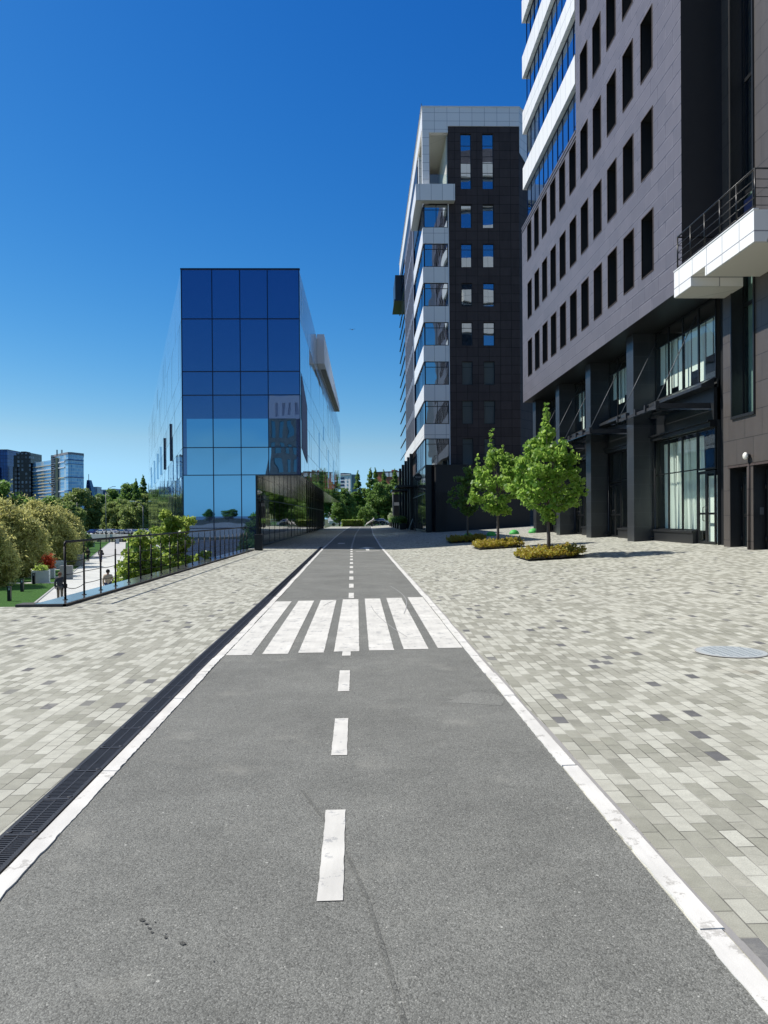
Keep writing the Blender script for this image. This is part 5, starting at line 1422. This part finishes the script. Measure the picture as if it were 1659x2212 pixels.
    for k in ('tl', 'tr'):
        q = np.array(J[k])*s; m = MB(); m.box(q[0]-.05, q[0]+.05, q[1]-.17, q[1]+.09, 0, .09); sh_ = m.obj('shoe', Mt['black'] if bag != 'white' else Mt['whiteplain'], None); sh_.parent = root
    if bag is not None and bag != 'white':
        m = MB(); m.lathe((.27*s, -.05, .98*s), [(.02, -.16), (.12, -.12), (.13, .08), (.05, .14)], 10); b2 = m.obj('bag', bag, None); b2.parent = root
    root.location = loc; root.rotation_euler = (0, 0, rz)
    return root
cl = {k: simple('cloth_'+k, c, .85, 0, .1, 6) for k, c in dict(charcoal=(.045,.047,.052), khaki=(.20,.17,.12), beige=(.52,.40,.27), black=(.012,.012,.013), navy=(.02,.025,.06), denim=(.06,.08,.16), red=(.45,.04,.03), white=(.65,.65,.65), purple=(.07,.06,.14), brownhair=(.16,.08,.04), darkhair=(.018,.014,.012)).items()}
PH = R(17.5)
person((hx(135, 43.8), 43.8, low(43.8)), PH, 'person walking away in a loose charcoal jacket with khaki trousers and shoulder bag', cl['charcoal'], cl['khaki'], cl['brownhair'], 1.72, .12, .2, bag=cl['black'])
person((hx(237, 45.2), 45.2, low(45.2)), PH, 'person seen from behind in a beige coat with dark short hair and brown backpack', cl['beige'], cl['denim'], cl['darkhair'], 1.78, .3, .25, bag=cl['khaki'])
X, Y = ground_at(195, 1213); person((X, Y, low(Y)), PH+R(180), 'person in black leaning forward mid-step with white shoes', cl['black'], cl['black'], cl['darkhair'], 1.75, 0, .35, lean=.2, bag='white')
X, Y = ground_at(222, 1213); person((X, Y, low(Y)), PH, 'tall person in a dark top and long purple-grey trousers walking the promenade', cl['black'], cl['purple'], cl['darkhair'], 1.8, .15, .15, bag=cl['black'])
X, Y = ground_at(168, 1190); person((X, Y, low(Y)+.3), R(70), 'person in black sitting on the pale block', cl['black'], cl['black'], cl['darkhair'], 1.75, sit=True, bag='white')
X, Y = ground_at(200, 1180); person((X-2, Y, low(Y)+.25), R(-60), 'seated person in red top on a far block', cl['red'], cl['navy'], cl['darkhair'], 1.7, sit=True)
for i, (px, py, t_, l_, lab) in enumerate(((241, 1172, 'navy', 'denim', 'far walker in navy, left of the far group'), (247, 1171, 'black', 'black', 'far walker in black just right of the navy one'), (254, 1171, 'red', 'black', 'far walker with a red top'), (259, 1170, 'white', 'white', 'far walker dressed all in white'), (263, 1171, 'white', 'black', 'far walker in white top at the right edge of the walk'), (236, 1166, 'denim', 'navy', 'farthest walker in blue under the bridge'))):
    X, Y = ground_at(px, py); person((X, Y, low(Y)), PH+random.choice([0, 3.14]), lab+' on the promenade', cl[t_], cl[l_], cl['darkhair'], 1.72, 0, .25, group='distant walkers')
# pale reclining sculpture at the street end
su = simple('pale_sculpture', (.55, .53, .48), .7)
root = thing('sculpture', (hx(801, 141), 141, 0), 'pale reclining figure sculpture in front of the ball-shaped shrub', 'sculpture')
skinned('figure', [(.2,0,.95), (.45,0,1.25), (.55,0,1.45), (.5,0,1.62), (-.1,0,.8), (-.5,.05,.75), (-.9,.05,.35), (.3,.2,1.2), (.05,.3,1.0), (.5,-.2,1.25), (.8,-.25,1.0), (-.5,-.12,.6), (-1.0,-.12,.25)],
        [(0,1),(1,2),(2,3),(0,4),(4,5),(5,6),(1,7),(7,8),(1,9),(9,10),(4,11),(11,12)], [.2,.2,.08,.14,.17,.11,.07,.09,.06,.09,.06,.11,.07], su, root)
mb = MB(); mb.box(root.location.x+.0, root.location.x+.35, 140.8, 141.2, 0, .8); mb.obj('pedestal', Mt['barkd'], root)

# bird
bd = thing('bird', (hx(764, 60), 60, hz(764, 713, 60)), 'small dark bird gliding in the sky between the two buildings', 'bird')
mb = MB(); c = bd.location
mb.lathe((c.x, c.y, c.z), [(.005, -.12), (.035, -.05), (.035, .05), (.015, .1), (.004, .14)], 8, axis='y')
b_ = mb.obj('body', Mt['black'], bd)
for sg_ in (-1, 1):
    mb = MB(); mb.add([(c.x+sg_*.02, c.y-.05, c.z+.01), (c.x+sg_*.13, c.y-.03, c.z+.05), (c.x+sg_*.26, c.y-.07, c.z+.015), (c.x+sg_*.13, c.y+.06, c.z+.045), (c.x+sg_*.02, c.y+.06, c.z+.015),
        (c.x+sg_*.02, c.y, c.z+.0)], [(0,1,3,4), (1,2,3), (0, 5, 4)]); mb.obj('wing', Mt['black'], bd)

# ------------------------------------------------------------------ distant buildings
def glasswall(name, base, lite, bw_, rh_, band=(.5,.5,.5), joint=.25):
    m, nt, b = newmat(name)
    p = pos(nt); sx = nt.nodes.new('ShaderNodeSeparateXYZ'); nt.links.new(p, sx.inputs[0]); cx = nt.nodes.new('ShaderNodeCombineXYZ')
    nt.links.new(math_(nt, 'ADD', sx.outputs[0], sx.outputs[1]), cx.inputs[0]); nt.links.new(sx.outputs[2], cx.inputs[1])
    t = nt.nodes.new('ShaderNodeTexBrick'); nt.links.new(cx.outputs[0], t.inputs['Vector']); t.offset = 0
    t.inputs['Scale'].default_value = 1; t.inputs['Brick Width'].default_value = bw_; t.inputs['Row Height'].default_value = rh_; t.inputs['Mortar Size'].default_value = joint
    t.inputs['Color1'].default_value = (*base, 1); t.inputs['Color2'].default_value = (*lite, 1); t.inputs['Mortar'].default_value = (*band, 1); t.inputs['Bias'].default_value = -.1
    nt.links.new(t.outputs['Color'], b.inputs['Base Color']); b.inputs['Roughness'].default_value = .18; b.inputs['Metallic'].default_value = .35
    return m
gA = glasswall('aqua_curtain_wall', (.08, .26, .50), (.26, .50, .72), 2.6, 3.4, (.42, .50, .56), .3)
gB = glasswall('shaded_curtain_wall', (.06, .14, .24), (.12, .24, .34), 2.6, 3.4, (.12, .16, .22), .28)
gN = glasswall('navy_curtain_wall', (.015, .06, .20), (.03, .10, .30), 3, 4, (.01, .02, .06), .2)
gD = glasswall('dark_punched_wall', (.015, .012, .014), (.25, .28, .34), 4.2, 4.6, (.016, .013, .015), 1.1)
yel = simple('ochre_band', (.50, .42, .24), .6); wb = simple('white_band_far', (.62, .65, .68), .5)
sc = 800/1680
def bx(name, px0, px1, py0, py1, Y, D_, mat, parent, zb=None):
    m = MB(); m.box(hx(px0, Y), hx(px1, Y), Y, Y+D_, hz(px0, py1, Y) if zb is None else zb, hz(px0, py0, Y)); return m.obj(name, mat, parent)
root = thing('striped_apartment_tower', (hx(130, 800), 800, -7), 'curved glass apartment tower with ochre and white stripes on the skyline', 'building')
m = MB(); Y = 800; poly = [(hx(74, 880), 880), (hx(126, 826), 826), (hx(148, 800), 800), (hx(155, 794), 794), (hx(163, 795), 795), (hx(188, 812), 812), (hx(187, 860), 860), (hx(74, 930), 930)]
zt = hz(150, 983, 795)
m.prism(poly[1:7], -7.4, zt, 0); m.obj('glass_facade', gA, root)
m = MB(); m.prism([poly[0], poly[1], (hx(125, 930), 930), (hx(74, 930), 930)], -7.4, hz(100, 998, 850)); m.obj('lower_wing', gA, root)
m = MB(); c0 = np.mean(np.array(poly), 0); poly2 = poly[1:7]; c0 = np.mean(np.array(poly2), 0); pp = [(c0[0]+(p[0]-c0[0])*1.03, c0[1]+(p[1]-c0[1])*1.03) for p in poly2]; m.prism(pp, zt, zt+2.2); m.obj('roof_slab', simple('grey_roof', (.25, .25, .27), .6), root)
def band(py0, py1, mat, a=0, b_=7, nm='floor_band'):
    z1, z0 = hz(130, py0, 797), hz(130, py1, 797)
    m = MB()
    for i in range(a, b_):
        p, q = poly[i], poly[i+1]
        m.bar((p[0], p[1]-.4, (z0+z1)/2), (q[0], q[1]-.4, (z0+z1)/2), .9, z1-z0)
    m.obj(nm, mat, root)
for (a, b_) in ((997, 999.5), (1009, 1011.2), (1060, 1062.5)): band(a, b_, wb, 1 if a < 1000 else 0, 2)
for (a, b_) in ((1031, 1033), (1077, 1079)): band(a, b_, yel, 1, 2)
for q in range(9): band(1018+7.2*q, 1019.6+7.2*q, yel, 0, 1, 'balcony_band')
band(1000, 1001.5, yel, 0, 1)
for (a, b_) in ((994, 996), (1031, 1033), (1060, 1062), (1003, 1004)): band(a, b_, gN, 2, 5, 'dark_band')
bx('ochre_pier', 128, 133, 990, 1090, 815, 8, yel, root)
bx('stair_recess', 119, 124, 985, 1090, 826, 6, Mt['barkd'], root)
for q in range(22): bx('balcony', 118.5, 125, 987+4.6*q, 989+4.6*q, 823, 2, wb, root)
m = MB()
for px in (131, 133, 141, 143): m.bar((hx(px, 810), 810, zt), (hx(px, 810), 810, zt+6), .5)
m.obj('antenna', Mt['steel'], root)
root = thing('dark_slab_tower', (hx(50, 830), 830, -7), 'dark stepped tower with small lit-edged windows left of the striped tower', 'building')
bx('upper_mass', 46, 76, 980, 1095, 870, 30, gD, root, -7.4); bx('side_step', 38, 47, 1010, 1095, 868, 30, gD, root, -7.4); bx('middle_mass', 40, 60, 985, 1095, 880, 30, Mt['dark'], root, -7.4); bx('roof_plant', 56, 66, 977, 980, 872, 12, Mt['barkd'], root)
root = thing('navy_glass_tower', (hx(10, 900), 900, -7), 'plain navy blue glass tower at the left edge of the skyline', 'building')
bx('shaft', -30, 27, 974, 1095, 900, 40, gN, root, -7.4); bx('shade_slab', -30, 6, 1010, 1095, 895, 4, Mt['dark'], root, -7.4); bx('roof_edge', -30, 27.5, 973, 974, 899, 42, Mt['steel'], root)
root = thing('pyramid_building', (hx(200, 900), 900, -7), 'dark blue sloped pyramid building with a spire right of the striped tower', 'building')
m = MB(); Y = 900; z1 = hz(190, 1037, Y)
a0, a1 = hx(183, Y), hx(219, Y); t0, t1 = hx(189, Y), hx(194, Y)
m.add([(a0, Y, -7.4), (a1, Y, -7.4), (a1, Y+25, -7.4), (a0, Y+25, -7.4), (t0, Y+8, z1), (t1, Y+8, z1), (t1, Y+16, z1), (t0, Y+16, z1)], [(0,1,5,4), (1,2,6,5), (2,3,7,6), (3,0,4,7), (4,5,6,7)])
m.obj('sloped_walls', glasswall('deep_navy_cladding', (.008, .012, .05), (.015, .03, .09), 3, 6, (.05, .08, .16), .5), root)
m = MB(); m.bar((hx(190.5, Y), Y+12, z1), (hx(190.5, Y), Y+12, z1+7), .5); m.obj('spire', Mt['steel'], root)
def block(name, lab, px0, px1, py0, Y, mats, stripes):
    root = thing(name, (hx((px0+px1)/2, Y), Y, 0), lab, 'building')
    bx('wall', px0, px1, py0, 1110, Y, 20, mats, root, -7.4)
    return root
wht = simple('white_render', (.80, .79, .76), .8)
flatw = glasswall('pale_flats_wall', (.55, .55, .53), (.60, .60, .58), 6, 3.0, (.10, .12, .16), .0)
for (px0, px1, py0, Y, lab) in ((222, 237, 1059, 1100, 'white and blue tower block, left of the skyline pair'), (240, 252, 1057, 1110, 'blue-grey tower block between two white ones'), (252, 268, 1058, 1100, 'white tower block, right of the skyline pair'), (207, 216, 1053, 1200, 'hazy blue-grey block right of the pyramid')):
    r_ = thing('tower_block', (hx(px0, Y), Y, -7), lab, 'building', 'far tower blocks')
    bx('wall', px0, px1, py0, 1110, Y, 20, wht if 'white' in lab[:6] else gB, r_, -7.4)
    w_ = (px1-px0)
    bx('window_strip', px0+w_*.42, px0+w_*.9, py0+1.5, 1110, Y-.6, .5, gB, r_, -7.4)
    bx('roof_parapet', px0-.3, px1+.3, py0-.8, py0, Y-.5, 21, Mt['conc'], r_)
root = thing('white_flats', (hx(740, 330), 330, 0), 'white apartment block with small square windows at the street end', 'building')
Y = 330
bx('wall', 700, 762, 1027, 1110, Y, 4, wht, root, -.5); bx('shaded_wall', 762, 764, 1027, 1110, Y+1, 3, simple('shade_painted_render', (.2, .22, .26), .8), root, -.5)  # side wall's shade is painted in with a grey colour
bx('roof_parapet', 699.5, 763, 1025.5, 1027, Y-.4, 5, wb, root); bx('roof_plant', 722, 738, 1022, 1025.5, Y+2, 5, simple('plant_navy', (.03, .035, .06), .7), root)
for q in range(9):
    z = 1031+7.4*q
    bx('window', 752, 755.6, z, z+4.0, Y-.08, .06, Mt['winglass'], root)
    bx('balcony', 733.5, 745.5, z+.3, z+4.2, Y-.1, .08, gN, root); bx('window', 724, 728, z, z+4, Y-.08, .06, Mt['winglass'], root); bx('balcony', 706, 716, z, z+4, Y-.08, .06, gN, root)
root.rotation_euler.z = -R(36)
root = thing('red_topped_flats', (hx(835, 340), 340, 0), 'brick-red and white topped apartment block behind the poplars', 'building')
Y = 345; redb = simple('red_brick', (.42, .13, .07), .85)
bx('wall', 797, 874, 1034, 1115, Y, 14, redb, root, -.5); bx('roof', 797, 874, 1018.5, 1020, Y-.5, 15, Mt['barkd'], root); bx('attic_wall', 797, 874, 1020, 1034, Y+.1, 13, redb, root)
for (a, b_) in ((816, 828), (831, 837), (846, 854), (862, 868)): bx('white_gable', a, b_, 1021, 1030, Y-.6, .6, wb, root)
bx('roof_plant', 826, 831, 1015, 1018.5, Y+3, 4, redb, root)
root.rotation_euler.z = -R(30)
# painted mural wall glimpsed between trunks
root = thing('mural_wall', (hx(765, 165), 205, 0), 'low wall painted blue, white and yellow glimpsed between the trees', 'wall')
for (a, b_, c0_, c1_, col) in ((752, 772, 1088, 1101, (.04, .10, .32)), (752, 772, 1101, 1107, (.30, .45, .55)), (752, 772, 1107, 1118, (.62, .34, .06)), (752, 772, 1118, 1122, (.5, .52, .52))):
    bx('painted_panel', a-9, b_+8, c0_, c1_, 205, .3, simple('mural_paint', col, .7, 0, .35, .8), root)
# dark pavilion with sign board beyond the tower
root = thing('dark_kiosk', (hx(860, 132), 132, 0), 'dark kiosk with grey fascia seen past the tower shopfront', 'kiosk')
bx('cabin', 851, 885, 1068, 1118, 133, 6, Mt['black'], root, 0); bx('fascia', 849, 885, 1085, 1092, 132.8, .2, Mt['conc'], root); bx('side_post', 848, 851, 1066, 1118, 132.7, .4, Mt['steel'], root, 0)
root = thing('globe_lamp', (hx(849, 125), 125, 0), 'white globe lamp on a post beside the kiosk', 'lamp')
X = hx(849, 125); m = MB(); m.tube([(X, 125, 0), (X, 125, hz(849, 1066, 125))], .05, 6); m.obj('post', Mt['steel'], root)
m = MB(); z = hz(849, 1062, 125); m.lathe((X, 125, z), [(max(.003, .3*math.cos(a)), .3*math.sin(a)) for a in np.linspace(-1.5, 1.5, 9)], 12); m.obj('globe', Mt['cream'], root)

# ------------------------------------------------------------------ what stands behind the photographer (seen mirrored)
root = thing('rear_office_block', (-20, -62, 0), 'dark office block with white crown mirrored in the glass front', 'building')
hs_ = [(-17.2+1.9*i, -16.3+1.9*i, 4+3.4*j, 6.2+3.4*j) for i in range(3) for j in range(5)]
m = MB(); m.facade((0, -60, 0), (1,0,0), (0,-1,0), (-18, -11.2), (0, 20.5), hs_, .4); m.box(-18, -11.2, -90, -60.45, 0, 20.5); m.obj('wall', Mt['plum'], root)
m = MB(); m.facade((0, -59.9, 0), (1,0,0), (0,-1,0), (-18, -11.2), (20.5, 24.5), [(-17+1.3*i, -16.5+1.3*i, 21.2, 23) for i in range(5)], .3); m.box(-18, -11.2, -90, -60.3, 20.5, 24.5); m.obj('white_crown', Mt['whiteplain'], root)
m = MB(); m.box(-17.9, -11.3, -60.44, -60.42, 2, 20); m.obj('glass', Mt['winglass'], root)
for i, (X, Y, s) in enumerate(((-62, -150, .6), (-50, -170, .5), (-42, -160, .55), (-5, -150, .6), (4, -140, .6), (14, -145, .7), (25, -140, .7), (-36, -175, .5), (-28, -165, .6), (38, -135, .8))):
    T_('dark' if i % 2 else 'round', X, Y, -.3 if X > -58 else -3, s, 'tree standing behind the photographer, seen only mirrored in glass', 'trees behind the photographer')
print('OBJECTS', len(bpy.data.objects), 'polys', sum(len(o.data.polygons) for o in bpy.data.objects if o.type == 'MESH'))
